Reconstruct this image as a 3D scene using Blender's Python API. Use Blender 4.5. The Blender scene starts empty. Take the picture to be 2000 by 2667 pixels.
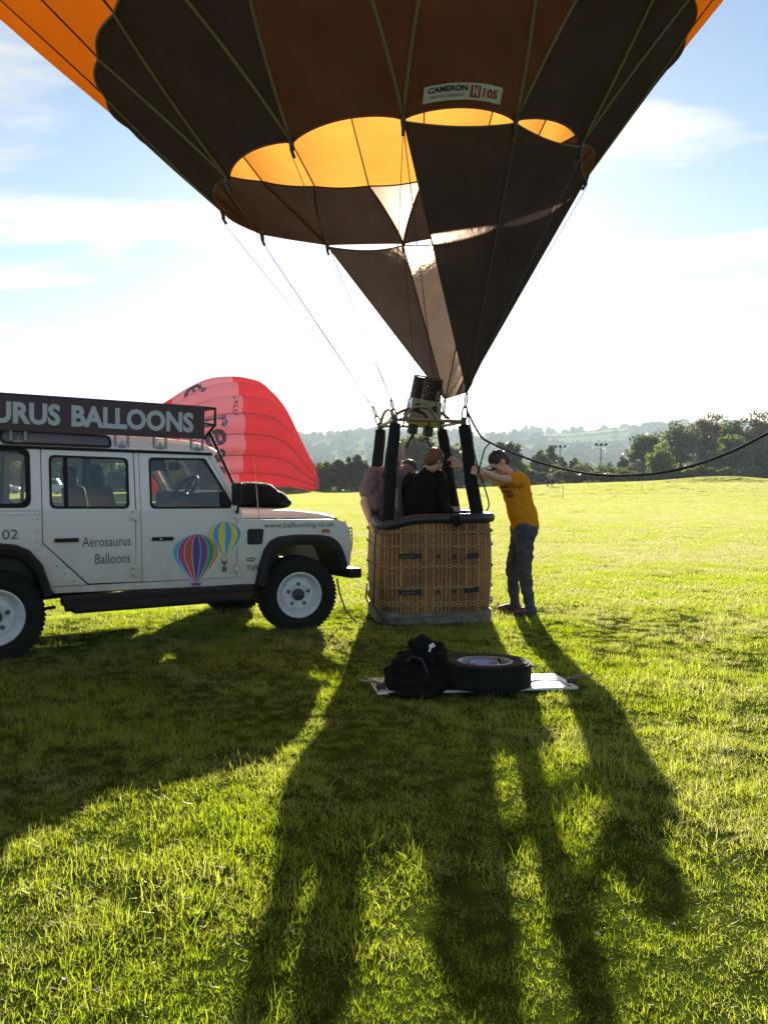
import bpy, bmesh, math, random
import numpy as np
from mathutils import Vector, Matrix, geometry
rad = math.radians
random.seed(7)
rng = np.random.default_rng(7)
scene = bpy.context.scene
COL = scene.collection

# ------------------------------------------------------------------ camera, sky, sun, exposure
CAM_H = 1.5184
cam_data = bpy.data.cameras.new("camera")
cam = bpy.data.objects.new("camera", cam_data)
COL.objects.link(cam)
cam.location = (0, 0, CAM_H)
cam.rotation_euler = (rad(90 - 2.09), 0, 0)
cam_data.sensor_fit = 'VERTICAL'
cam_data.sensor_height = 24.0
cam_data.lens = 2150 / 2667 * 24.0
cam_data.clip_start = 0.05
cam_data.clip_end = 8000
scene.camera = cam

SUN_AZ, SUN_EL = rad(2.6), rad(15.6)
SUN_DIR = Vector((math.sin(SUN_AZ) * math.cos(SUN_EL), math.cos(SUN_AZ) * math.cos(SUN_EL), math.sin(SUN_EL)))
world = bpy.data.worlds.new("World")
scene.world = world
world.use_nodes = True
nt = world.node_tree
nt.nodes.clear()
def wn(t, **k):
    n = nt.nodes.new(t)
    for a, b in k.items():
        setattr(n, a, b)
    return n
w_out = wn('ShaderNodeOutputWorld')
w_bg = wn('ShaderNodeBackground')
w_bg.inputs['Strength'].default_value = 0.05
sky = wn('ShaderNodeTexSky', sky_type='NISHITA', sun_disc=False)
sky.sun_elevation = SUN_EL
sky.sun_rotation = SUN_AZ
sky.air_density = 1.0
sky.dust_density = 0.25
sky.ozone_density = 2.2
# thin clouds: noise on a high flat layer, whiter and brighter than the clear sky behind them
tc = wn('ShaderNodeTexCoord')
sep = wn('ShaderNodeSeparateXYZ')
nt.links.new(tc.outputs['Generated'], sep.inputs[0])
zc = wn('ShaderNodeMath', operation='ADD'); zc.inputs[1].default_value = 0.16
zm = wn('ShaderNodeMath', operation='MAXIMUM'); zm.inputs[1].default_value = 0.0
nt.links.new(sep.outputs['Z'], zm.inputs[0]); nt.links.new(zm.outputs[0], zc.inputs[0])
cx_ = wn('ShaderNodeMath', operation='DIVIDE'); cy_ = wn('ShaderNodeMath', operation='DIVIDE')
nt.links.new(sep.outputs['X'], cx_.inputs[0]); nt.links.new(zc.outputs[0], cx_.inputs[1])
nt.links.new(sep.outputs['Y'], cy_.inputs[0]); nt.links.new(zc.outputs[0], cy_.inputs[1])
cmb = wn('ShaderNodeCombineXYZ')
nt.links.new(cx_.outputs[0], cmb.inputs[0]); nt.links.new(cy_.outputs[0], cmb.inputs[1])
mp = wn('ShaderNodeMapping')
mp.inputs['Location'].default_value = (4.72096, 2.06332, 7.92116)
mp.inputs['Rotation'].default_value = (0, 0, rad(-6))
mp.inputs['Scale'].default_value = (0.75, 1.7, 1)
nt.links.new(cmb.outputs[0], mp.inputs[0])
cn = wn('ShaderNodeTexNoise')
cn.inputs['Scale'].default_value = 1.5; cn.inputs['Detail'].default_value = 9; cn.inputs['Roughness'].default_value = 0.55
cn.inputs['Distortion'].default_value = 0.35
nt.links.new(mp.outputs[0], cn.inputs['Vector'])
cr = wn('ShaderNodeMapRange', interpolation_type='SMOOTHSTEP')
cr.inputs['From Min'].default_value = 0.50; cr.inputs['From Max'].default_value = 0.66
nt.links.new(cn.outputs['Fac'], cr.inputs['Value'])
bw = wn('ShaderNodeRGBToBW')
nt.links.new(sky.outputs[0], bw.inputs[0])
cl = wn('ShaderNodeMath', operation='MULTIPLY_ADD'); cl.inputs[1].default_value = 1.15; cl.inputs[2].default_value = 1.5
nt.links.new(bw.outputs[0], cl.inputs[0])
mixc = wn('ShaderNodeMix', data_type='RGBA')
nt.links.new(cr.outputs[0], mixc.inputs[0])
nt.links.new(sky.outputs[0], mixc.inputs[6]); nt.links.new(cl.outputs[0], mixc.inputs[7])
nt.links.new(mixc.outputs[2], w_bg.inputs[0]); nt.links.new(w_bg.outputs[0], w_out.inputs[0])

sun_data = bpy.data.lights.new("sun", 'SUN')
sun_data.energy = 5.0
sun_data.angle = rad(0.55)
sun_data.color = (1.0, 0.90, 0.74)
sun = bpy.data.objects.new("sun", sun_data)
COL.objects.link(sun)
sun.location = SUN_DIR * 60
sun.rotation_euler = SUN_DIR.to_track_quat('Z', 'Y').to_euler()

scene.view_settings.view_transform = 'Standard'
scene.view_settings.look = 'None'
scene.view_settings.exposure = 1.68
scene.view_settings.gamma = 1.0
scene.view_settings.use_curve_mapping = False
scene.render.engine = 'CYCLES'
scene.cycles.use_denoising = True
scene.cycles.max_bounces = 8
scene.cycles.transparent_max_bounces = 16
scene.cycles.volume_bounces = 1
scene.cycles.sample_clamp_indirect = 8

# ------------------------------------------------------------------ materials
def newmat(name):
    m = bpy.data.materials.new(name)
    m.use_nodes = True
    return m, m.node_tree, m.node_tree.nodes['Principled BSDF']
def node(t, kind, **k):
    n = t.nodes.new(kind)
    for a, b in k.items():
        setattr(n, a, b)
    return n
def noise(t, scale, detail=4, rough=0.5, coord='Object', stretch=None):
    c = node(t, 'ShaderNodeTexCoord')
    n = node(t, 'ShaderNodeTexNoise')
    n.inputs['Scale'].default_value = scale; n.inputs['Detail'].default_value = detail; n.inputs['Roughness'].default_value = rough
    if coord == 'World':
        g = node(t, 'ShaderNodeNewGeometry'); src = g.outputs['Position']
    else:
        src = c.outputs[coord]
    if stretch:
        mpn = node(t, 'ShaderNodeMapping'); mpn.inputs['Scale'].default_value = stretch
        t.links.new(src, mpn.inputs[0]); src = mpn.outputs[0]
    t.links.new(src, n.inputs['Vector'])
    return n
def ramp(t, fac, stops):
    r = node(t, 'ShaderNodeValToRGB')
    e = r.color_ramp.elements
    while len(e) < len(stops):
        e.new(0.5)
    for i, (p, c) in enumerate(stops):
        e[i].position = p; e[i].color = (*c, 1)
    t.links.new(fac, r.inputs[0])
    return r
def mat(name, col, rough=0.6, metal=0.0, var=0.12, vscale=9.0, bump=0.0, bscale=60.0, spec=0.5, coat=0.0):
    m, t, b = newmat(name)
    n = noise(t, vscale, 5, 0.6)
    lo = tuple(max(0, c * (1 - var)) for c in col); hi = tuple(min(1, c * (1 + var)) for c in col)
    r = ramp(t, n.outputs['Fac'], [(0.3, lo), (0.7, hi)])
    t.links.new(r.outputs[0], b.inputs['Base Color'])
    b.inputs['Roughness'].default_value = rough
    b.inputs['Metallic'].default_value = metal
    b.inputs['Specular IOR Level'].default_value = spec
    b.inputs['Coat Weight'].default_value = coat
    if bump > 0:
        bn = noise(t, bscale, 3)
        bp = node(t, 'ShaderNodeBump'); bp.inputs['Strength'].default_value = bump; bp.inputs['Distance'].default_value = 0.01
        t.links.new(bn.outputs['Fac'], bp.inputs['Height']); t.links.new(bp.outputs[0], b.inputs['Normal'])
    return m
def fabric(name, refl, trans, fwd=None, fwd_w=0.0, fwd_rough=0.5, var=0.12, vscale=4.0, bump=0.25, bscale=5.0, stretch=None, mixf=0.5):
    """thin cloth: diffuse reflection + diffuse transmission + an optional forward scattering lobe"""
    m, t, b = newmat(name)
    t.nodes.remove(b)
    out = t.nodes['Material Output']
    n = noise(t, vscale, 4, 0.6)
    def vr(c):
        return ramp(t, n.outputs['Fac'], [(0.3, tuple(max(0, x * (1 - var)) for x in c)), (0.7, tuple(min(1, x * (1 + var)) for x in c))])
    d = node(t, 'ShaderNodeBsdfDiffuse'); tr = node(t, 'ShaderNodeBsdfTranslucent')
    t.links.new(vr(refl).outputs[0], d.inputs[0]); t.links.new(vr(trans).outputs[0], tr.inputs[0])
    bn = noise(t, bscale, 4, 0.6, stretch=stretch)
    bp = node(t, 'ShaderNodeBump'); bp.inputs['Strength'].default_value = bump; bp.inputs['Distance'].default_value = 0.05
    t.links.new(bn.outputs['Fac'], bp.inputs['Height'])
    t.links.new(bp.outputs[0], d.inputs['Normal']); t.links.new(bp.outputs[0], tr.inputs['Normal'])
    mx = node(t, 'ShaderNodeMixShader'); mx.inputs[0].default_value = mixf
    t.links.new(d.outputs[0], mx.inputs[1]); t.links.new(tr.outputs[0], mx.inputs[2])
    last = mx
    if fwd:
        rf = node(t, 'ShaderNodeBsdfRefraction'); rf.inputs['Color'].default_value = (*fwd, 1)
        rf.inputs['IOR'].default_value = 1.07; rf.inputs['Roughness'].default_value = fwd_rough
        t.links.new(bp.outputs[0], rf.inputs['Normal'])
        m2 = node(t, 'ShaderNodeMixShader'); m2.inputs[0].default_value = fwd_w
        t.links.new(mx.outputs[0], m2.inputs[1]); t.links.new(rf.outputs[0], m2.inputs[2]); last = m2
    t.links.new(last.outputs[0], out.inputs[0])
    return m
def glass(name, tint=(0.86, 0.9, 0.9), gloss=0.03, rough=0.02):
    m, t, b = newmat(name)
    t.nodes.remove(b)
    out = t.nodes['Material Output']
    tp = node(t, 'ShaderNodeBsdfTransparent'); tp.inputs[0].default_value = (*tint, 1)
    gl = node(t, 'ShaderNodeBsdfGlossy'); gl.inputs['Roughness'].default_value = rough
    fr = node(t, 'ShaderNodeFresnel'); fr.inputs[0].default_value = 1.25
    ad = node(t, 'ShaderNodeMath', operation='ADD'); ad.inputs[1].default_value = gloss
    n = noise(t, 14, 5, 0.7)
    df = node(t, 'ShaderNodeBsdfDiffuse'); df.inputs[0].default_value = (0.55, 0.55, 0.52, 1)
    du = node(t, 'ShaderNodeMapRange'); du.inputs['From Min'].default_value = 0.3; du.inputs['From Max'].default_value = 0.9
    du.inputs['To Min'].default_value = 0.0; du.inputs['To Max'].default_value = 0.022
    t.links.new(n.outputs['Fac'], du.inputs['Value'])
    mx = node(t, 'ShaderNodeMixShader'); m2 = node(t, 'ShaderNodeMixShader')
    t.links.new(fr.outputs[0], ad.inputs[0]); t.links.new(ad.outputs[0], mx.inputs[0])
    t.links.new(tp.outputs[0], mx.inputs[1]); t.links.new(gl.outputs[0], mx.inputs[2])
    t.links.new(du.outputs[0], m2.inputs[0]); t.links.new(mx.outputs[0], m2.inputs[1]); t.links.new(df.outputs[0], m2.inputs[2])
    t.links.new(m2.outputs[0], out.inputs[0])
    return m
def leafmat(name, lo, hi, tlo, thi, scale=0.35, rough=0.45):
    m, t, b = newmat(name)
    t.nodes.remove(b)
    out = t.nodes['Material Output']
    n = noise(t, scale, 3, 0.6, coord='World')
    oi = node(t, 'ShaderNodeNewGeometry')
    rnd = node(t, 'ShaderNodeMath', operation='MULTIPLY_ADD'); rnd.inputs[1].default_value = 0.5; rnd.inputs[2].default_value = -0.25
    t.links.new(oi.outputs['Random Per Island'], rnd.inputs[0])
    ad = node(t, 'ShaderNodeMath', operation='ADD')
    t.links.new(n.outputs['Fac'], ad.inputs[0]); t.links.new(rnd.outputs[0], ad.inputs[1])
    d = node(t, 'ShaderNodeBsdfPrincipled'); d.inputs['Roughness'].default_value = rough
    tr = node(t, 'ShaderNodeBsdfTranslucent')
    t.links.new(ramp(t, ad.outputs[0], [(0.25, lo), (0.75, hi)]).outputs[0], d.inputs['Base Color'])
    t.links.new(ramp(t, ad.outputs[0], [(0.25, tlo), (0.75, thi)]).outputs[0], tr.inputs[0])
    mx = node(t, 'ShaderNodeMixShader'); mx.inputs[0].default_value = 0.5
    t.links.new(d.outputs[0], mx.inputs[1]); t.links.new(tr.outputs[0], mx.inputs[2])
    t.links.new(mx.outputs[0], out.inputs[0])
    return m

# ------------------------------------------------------------------ mesh helpers
class MB:
    def __init__(self):
        self.v = []; self.f = []
    def add(self, vs, fs):
        o = len(self.v)
        self.v += [tuple(p) for p in vs]
        self.f += [tuple(i + o for i in q) for q in fs]
        return self
    def box(self, c, s, rot=None, bev=0.0):
        sx, sy, sz = s[0] / 2, s[1] / 2, s[2] / 2
        if bev <= 0:
            vs = [Vector((a * sx, b * sy, d * sz)) for a in (-1, 1) for b in (-1, 1) for d in (-1, 1)]
            fs = [(0, 1, 3, 2), (4, 6, 7, 5), (0, 4, 5, 1), (2, 3, 7, 6), (0, 2, 6, 4), (1, 5, 7, 3)]
        else:
            bm = bmesh.new(); bmesh.ops.create_cube(bm, size=1)
            for v in bm.verts:
                v.co = Vector((v.co.x * 2 * sx, v.co.y * 2 * sy, v.co.z * 2 * sz))
            bmesh.ops.bevel(bm, geom=bm.edges[:], offset=bev, segments=2, affect='EDGES', profile=0.5)
            bm.verts.index_update()
            vs = [v.co.copy() for v in bm.verts]; fs = [[v.index for v in f.verts] for f in bm.faces]; bm.free()
        M = rot if rot is not None else Matrix.Identity(3)
        c = Vector(c)
        return self.add([M @ p + c for p in vs], fs)
    def tube(self, path, r, n=8, closed=False, flat=None):
        P = [Vector(p) for p in path]
        m = len(P)
        rs = r if isinstance(r, (list, tuple)) else [r] * m
        vs = []; up = None
        for i in range(m):
            if closed:
                t = P[(i + 1) % m] - P[i - 1]
            else:
                t = P[min(i + 1, m - 1)] - P[max(i - 1, 0)]
            t.normalize()
            if up is None:
                up = t.orthogonal().normalized()
                if flat is not None:
                    fl = Vector(flat); up = (fl - t * fl.dot(t)).normalized()
            up = (up - t * up.dot(t))
            if up.length < 1e-6:
                up = t.orthogonal()
            up.normalize()
            s = t.cross(up)
            for k in range(n):
                a = 2 * math.pi * k / n
                vs.append(P[i] + (up * math.cos(a) + s * math.sin(a)) * rs[i])
        fs = []
        for i in range(m if closed else m - 1):
            j = (i + 1) % m
            for k in range(n):
                fs.append((i * n + k, i * n + (k + 1) % n, j * n + (k + 1) % n, j * n + k))
        if not closed:
            fs.append(tuple(range(n - 1, -1, -1))); fs.append(tuple((m - 1) * n + k for k in range(n)))
        return self.add(vs, fs)
    def lathe(self, prof, n=24, M=None, closed=False):
        """prof: (radius, height) pairs about local z"""
        vs = []; fs = []
        m = len(prof)
        for r, z in prof:
            for k in range(n):
                a = 2 * math.pi * k / n
                vs.append(Vector((r * math.cos(a), r * math.sin(a), z)))
        for i in range(m if closed else m - 1):
            j = (i + 1) % m
            for k in range(n):
                fs.append((i * n + k, i * n + (k + 1) % n, j * n + (k + 1) % n, j * n + k))
        if M is not None:
            vs = [M @ p for p in vs]
        return self.add(vs, fs)
    def ball(self, c, r, M=None, nu=14, nv=9):
        rx, ry, rz = r if isinstance(r, (list, tuple)) else (r, r, r)
        vs = [Vector((0, 0, -rz))]
        for j in range(1, nv):
            b = -math.pi / 2 + math.pi * j / nv
            for k in range(nu):
                a = 2 * math.pi * k / nu
                vs.append(Vector((rx * math.cos(b) * math.cos(a), ry * math.cos(b) * math.sin(a), rz * math.sin(b))))
        vs.append(Vector((0, 0, rz)))
        fs = []
        for k in range(nu):
            fs.append((0, 1 + (k + 1) % nu, 1 + k))
            for j in range(nv - 2):
                a = 1 + j * nu
                fs.append((a + k, a + (k + 1) % nu, a + nu + (k + 1) % nu, a + nu + k))
            a = 1 + (nv - 2) * nu
            fs.append((a + k, a + (k + 1) % nu, len(vs) - 1))
        c = Vector(c)
        return self.add([(M @ p if M is not None else p) + c for p in vs], fs)
    def cap(self, p, q, r0, r1=None, n=12):
        """tapered capsule from p to q"""
        r1 = r0 if r1 is None else r1
        p = Vector(p); q = Vector(q); d = q - p; L = max(d.length, 1e-5); d = d / L
        M = d.to_track_quat('Z', 'Y').to_matrix()
        prof = []
        for i in range(5):
            a = -math.pi / 2 + (math.pi / 2) * i / 4
            prof.append((max(r0 * math.cos(a), 1e-4), r0 * math.sin(a)))
        for i in range(5):
            a = (math.pi / 2) * i / 4
            prof.append((max(r1 * math.cos(a), 1e-4), L + r1 * math.sin(a)))
        o = MB().lathe(prof, n)
        o.f.append(tuple(range(n - 1, -1, -1))); o.f.append(tuple(9 * n + k for k in range(n)))
        return self.add([M @ Vector(v) + p for v in o.v], o.f)
    def grid(self, rows, closed_u=False):
        """rows: list of equally long point lists"""
        n = len(rows[0]); vs = [p for r in rows for p in r]; fs = []
        for i in range(len(rows) - 1):
            for k in range(n if closed_u else n - 1):
                k2 = (k + 1) % n
                fs.append((i * n + k, i * n + k2, (i + 1) * n + k2, (i + 1) * n + k))
        return self.add(vs, fs)
    def plate(self, loops, fn, thick):
        """flat region with holes; fn(u, v, d) -> 3-D point at depth d below the face"""
        tri = geometry.tessellate_polygon([[Vector((p[0], p[1], 0)) for p in l] for l in loops])
        flat = [p for l in loops for p in l]; n = len(flat)
        vs = [fn(p[0], p[1], 0.0) for p in flat] + [fn(p[0], p[1], thick) for p in flat]
        fs = [tuple(t) for t in tri] + [tuple(i + n for i in reversed(t)) for t in tri]
        o = 0
        for l in loops:
            m = len(l)
            for k in range(m):
                a, b = o + k, o + (k + 1) % m
                fs.append((a, b, b + n, a + n))
            o += m
        return self.add(vs, fs)
    def mesh(self, name):
        me = bpy.data.meshes.new(name)
        me.from_pydata([tuple(p) for p in self.v], [], self.f)
        bm = bmesh.new(); bm.from_mesh(me)
        bmesh.ops.recalc_face_normals(bm, faces=bm.faces[:]); bm.to_mesh(me); bm.free()
        return me
    def build(self, name, m, parent=None, smooth=False, angle=40):
        me = self.mesh(name)
        return link(name, me, m, parent, smooth, angle)
def link(name, me, m, parent=None, smooth=False, angle=40):
    if m is not None:
        me.materials.clear(); me.materials.append(m)
    if smooth:
        me.polygons.foreach_set('use_smooth', [True] * len(me.polygons))
        if angle < 180:
            try:
                me.set_sharp_from_angle(angle=rad(angle))
            except Exception:
                pass
    o = bpy.data.objects.new(name, me)
    COL.objects.link(o)
    if parent is not None:
        o.parent = parent
    return o
def empty(name, loc=(0, 0, 0), parent=None, rotz=0.0):
    o = bpy.data.objects.new(name, None)
    COL.objects.link(o)
    o.empty_display_size = 0.1
    o.location = loc
    o.rotation_euler = (0, 0, rotz)
    if parent is not None:
        o.parent = parent
    return o
def tag(o, label, cat, group=None, kind=None):
    o['label'] = label; o['category'] = cat
    if group:
        o['group'] = group
    if kind:
        o['kind'] = kind
    return o
def struct(o, label=None, kind='structure'):
    o['kind'] = kind
    if label:
        o['label'] = label
    return o
def copy_tree(o, parent=None):
    c = o.copy(); COL.objects.link(c); c.parent = parent
    for ch in list(o.children):
        copy_tree(ch, c)
    return c
def rpoly(pts, r, n=5):
    """polygon with rounded corners"""
    out = []; m = len(pts)
    rr = r if isinstance(r, (list, tuple)) else [r] * m
    for i in range(m):
        p = Vector(pts[i]); a = Vector(pts[i - 1]); b = Vector(pts[(i + 1) % m])
        if rr[i] <= 0:
            out.append((p.x, p.y)); continue
        d = min(rr[i], (a - p).length * 0.45, (b - p).length * 0.45)
        s = p + (a - p).normalized() * d; e = p + (b - p).normalized() * d
        for k in range(n + 1):
            t = k / n
            q = s * (1 - t) ** 2 + p * 2 * t * (1 - t) + e * t * t
            out.append((q.x, q.y))
    return out
def text2d(s, height, width=None, bold=0.0, spacing=1.0):
    """flat lettering as (verts2d, faces), left-bottom at the origin"""
    cu = bpy.data.curves.new("lettering", 'FONT')
    cu.body = s; cu.size = 1.0; cu.offset = bold; cu.space_character = spacing; cu.resolution_u = 3; cu.dimensions = '2D'; cu.fill_mode = 'FRONT'
    ob = bpy.data.objects.new("lettering", cu)
    COL.objects.link(ob)
    dg = bpy.context.evaluated_depsgraph_get()
    me = bpy.data.meshes.new_from_object(ob.evaluated_get(dg))
    vs = np.array([v.co[:2] for v in me.vertices]).reshape(-1, 2); fs = [tuple(p.vertices) for p in me.polygons]
    bpy.data.objects.remove(ob); bpy.data.curves.remove(cu); bpy.data.meshes.remove(me)
    lo = vs.min(0); hi = vs.max(0)
    k = height / (hi[1] - lo[1])
    kx = k if width is None else width / (hi[0] - lo[0])
    return (vs - lo) * np.array([kx, k]), fs
def catmull(xs, ys, q):
    """monotone-ish cubic through points"""
    xs = np.asarray(xs, float); ys = np.asarray(ys, float)
    m = np.gradient(ys, xs)
    q = np.atleast_1d(np.asarray(q, float))
    i = np.clip(np.searchsorted(xs, q) - 1, 0, len(xs) - 2)
    h = xs[i + 1] - xs[i]; t = (q - xs[i]) / h
    return ys[i] * (1 + 2 * t) * (1 - t) ** 2 + m[i] * h * t * (1 - t) ** 2 + ys[i + 1] * t * t * (3 - 2 * t) + m[i + 1] * h * t * t * (t - 1)
def baked(name, mb, m, parent=None, voxel=0.01, smooth_it=3, disp=0.0, dscale=0.1, seed=0):
    """union of overlapping closed shapes grown into one continuous skin"""
    me = bpy.data.meshes.new(name)
    me.from_pydata([tuple(p) for p in mb.v], [], mb.f)
    ob = bpy.data.objects.new(name, me); COL.objects.link(ob)
    r = ob.modifiers.new("r", 'REMESH'); r.mode = 'VOXEL'; r.voxel_size = voxel
    s = ob.modifiers.new("s", 'SMOOTH'); s.iterations = smooth_it; s.factor = 0.5
    if disp > 0:
        tx = bpy.data.textures.new(name + "_folds", 'CLOUDS'); tx.noise_scale = dscale; tx.noise_depth = 2
        d = ob.modifiers.new("d", 'DISPLACE'); d.texture = tx; d.strength = disp; d.mid_level = 0.5; d.texture_coords = 'LOCAL'
    dg = bpy.context.evaluated_depsgraph_get()
    me2 = bpy.data.meshes.new_from_object(ob.evaluated_get(dg))
    bpy.data.objects.remove(ob); bpy.data.meshes.remove(me)
    me2.name = name
    return link(name, me2, m, parent, True, 180)
def smooth01(t):
    t = np.clip(t, 0, 1)
    return t * t * (3 - 2 * t)
def pix(u, v, depth):
    """a point of the place seen at photograph pixel (u, v), depth metres in front of the camera (used while laying things out)"""
    p = rad(2.09)
    xc = (u - 1000) / 2150; zc = (1333.5 - v) / 2150
    d = Vector((xc, math.cos(p) + zc * math.sin(p), -math.sin(p) + zc * math.cos(p)))
    return Vector((0, 0, CAM_H)) + d * (depth / d.y)
def terrain(x, y):
    x = np.asarray(x, float); y = np.asarray(y, float)
    z = 1.6 * smooth01((x + 12) / 55) * smooth01((y - 45) / 75)
    z = z + 0.008 * np.sin(x * 0.31 + 1.0) * np.sin(y * 0.23) * smooth01((y - 14) / 20)
    z = z + 0.7 * np.exp(-(((x - 46) / 7) ** 2 + ((y - 112) / 5) ** 2)) + 0.85 * np.exp(-(((x + 13.5) / 3.2) ** 2 + ((y - 112) / 4) ** 2))
    # the ground is a little higher under the truck, rising towards its rear
    ds = -((x + 1.313) * 0.811 + (y - 8.827) * 0.584); lat = -(x + 1.313) * 0.584 + (y - 8.827) * 0.811
    z = z + (0.055 + 0.017 * np.clip(ds, -0.5, 5)) * np.exp(-(np.maximum(np.abs(lat) - 0.9, 0) / 0.8) ** 2) * np.exp(-(np.maximum(-ds - 0.3, 0) / 0.45) ** 2)
    return z
def tz(x, y):
    return float(terrain(x, y))
# ------------------------------------------------------------------ the ground and the grass
def ground_material():
    m, t, b = newmat("turf_soil")
    n1 = noise(t, 0.35, 6, 0.6, coord='World'); n2 = noise(t, 9, 5, 0.7, coord='World')
    r1 = ramp(t, n1.outputs['Fac'], [(0.3, (0.045, 0.065, 0.010)), (0.55, (0.07, 0.11, 0.015)), (0.75, (0.12, 0.13, 0.04))])
    r2 = ramp(t, n2.outputs['Fac'], [(0.3, (0.45, 0.40, 0.30)), (0.7, (1, 1, 1))])
    mx = node(t, 'ShaderNodeMix', data_type='RGBA', blend_type='MULTIPLY'); mx.inputs[0].default_value = 1
    t.links.new(r1.outputs[0], mx.inputs[6]); t.links.new(r2.outputs[0], mx.inputs[7])
    t.links.new(mx.outputs[2], b.inputs['Base Color'])
    b.inputs['Roughness'].default_value = 0.9; b.inputs['Specular IOR Level'].default_value = 0.0
    bp = node(t, 'ShaderNodeBump'); bp.inputs['Strength'].default_value = 0.8; bp.inputs['Distance'].default_value = 0.04
    bn = noise(t, 25, 6, 0.7, coord='World')
    t.links.new(bn.outputs['Fac'], bp.inputs['Height']); t.links.new(bp.outputs[0], b.inputs['Normal'])
    return m
ys = np.concatenate([np.linspace(-60, -3, 12), np.linspace(-2, 14, 65), np.linspace(15, 50, 36), np.linspace(52, 160, 55), np.linspace(170, 760, 30)])
xs_half = np.concatenate([np.linspace(0, 8, 33), np.linspace(8.6, 60, 52), np.linspace(65, 420, 30), [600, 900, 1400]])
xs = np.concatenate([-xs_half[:0:-1], xs_half])
X, Y = np.meshgrid(xs, ys)
micro = 0.006 * np.sin(X * 3.1 + 2 * np.sin(Y * 1.7)) * np.sin(Y * 2.7 + 1.3 * np.sin(X * 1.3)) + 0.004 * np.sin(X * 7.3 + Y * 2.2) * np.sin(Y * 6.1)
Z = terrain(X, Y) + micro * (np.abs(X) < 12) * (Y < 16)
gm = MB(); gm.grid([[(X[j, i], Y[j, i], Z[j, i]) for i in range(X.shape[1])] for j in range(X.shape[0])])
field = gm.build("field", ground_material(), smooth=True, angle=180)
struct(field, "wide mown playing field of yellow green grass")

def tuft_mesh(name, seed, nb, radius, hmin, hmax, wid, lean):
    r = random.Random(seed)
    V = []; F = []
    for _ in range(nb):
        a = r.uniform(0, 2 * math.pi); d = radius * math.sqrt(r.random())
        x, y = d * math.cos(a), d * math.sin(a)
        h = r.uniform(hmin, hmax) * (1.25 if r.random() < 0.12 else 1.0)
        w = wid * r.uniform(0.6, 1.25)
        b = r.uniform(0, 2 * math.pi); ux, uy = math.cos(b), math.sin(b)
        la = r.uniform(0, 2 * math.pi); ln = r.uniform(0.1, lean) * h
        lx, ly = math.cos(la) * ln, math.sin(la) * ln
        o = len(V)
        for t, k in ((0, 1.0), (0.5, 0.85)):
            px_, py_, pz = x + lx * t * t, y + ly * t * t, h * (t - 0.25 * t * t * min(1, ln / h))
            V.append((px_ - ux * w * k / 2, py_ - uy * w * k / 2, pz - 0.012)); V.append((px_ + ux * w * k / 2, py_ + uy * w * k / 2, pz - 0.012))
        V.append((x + lx, y + ly, h * (1 - 0.25 * min(1, ln / h)) - 0.012))
        F += [(o, o + 1, o + 3, o + 2), (o + 2, o + 3, o + 4)]
    me = bpy.data.meshes.new(name); me.from_pydata(V, [], F)
    return me
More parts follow.
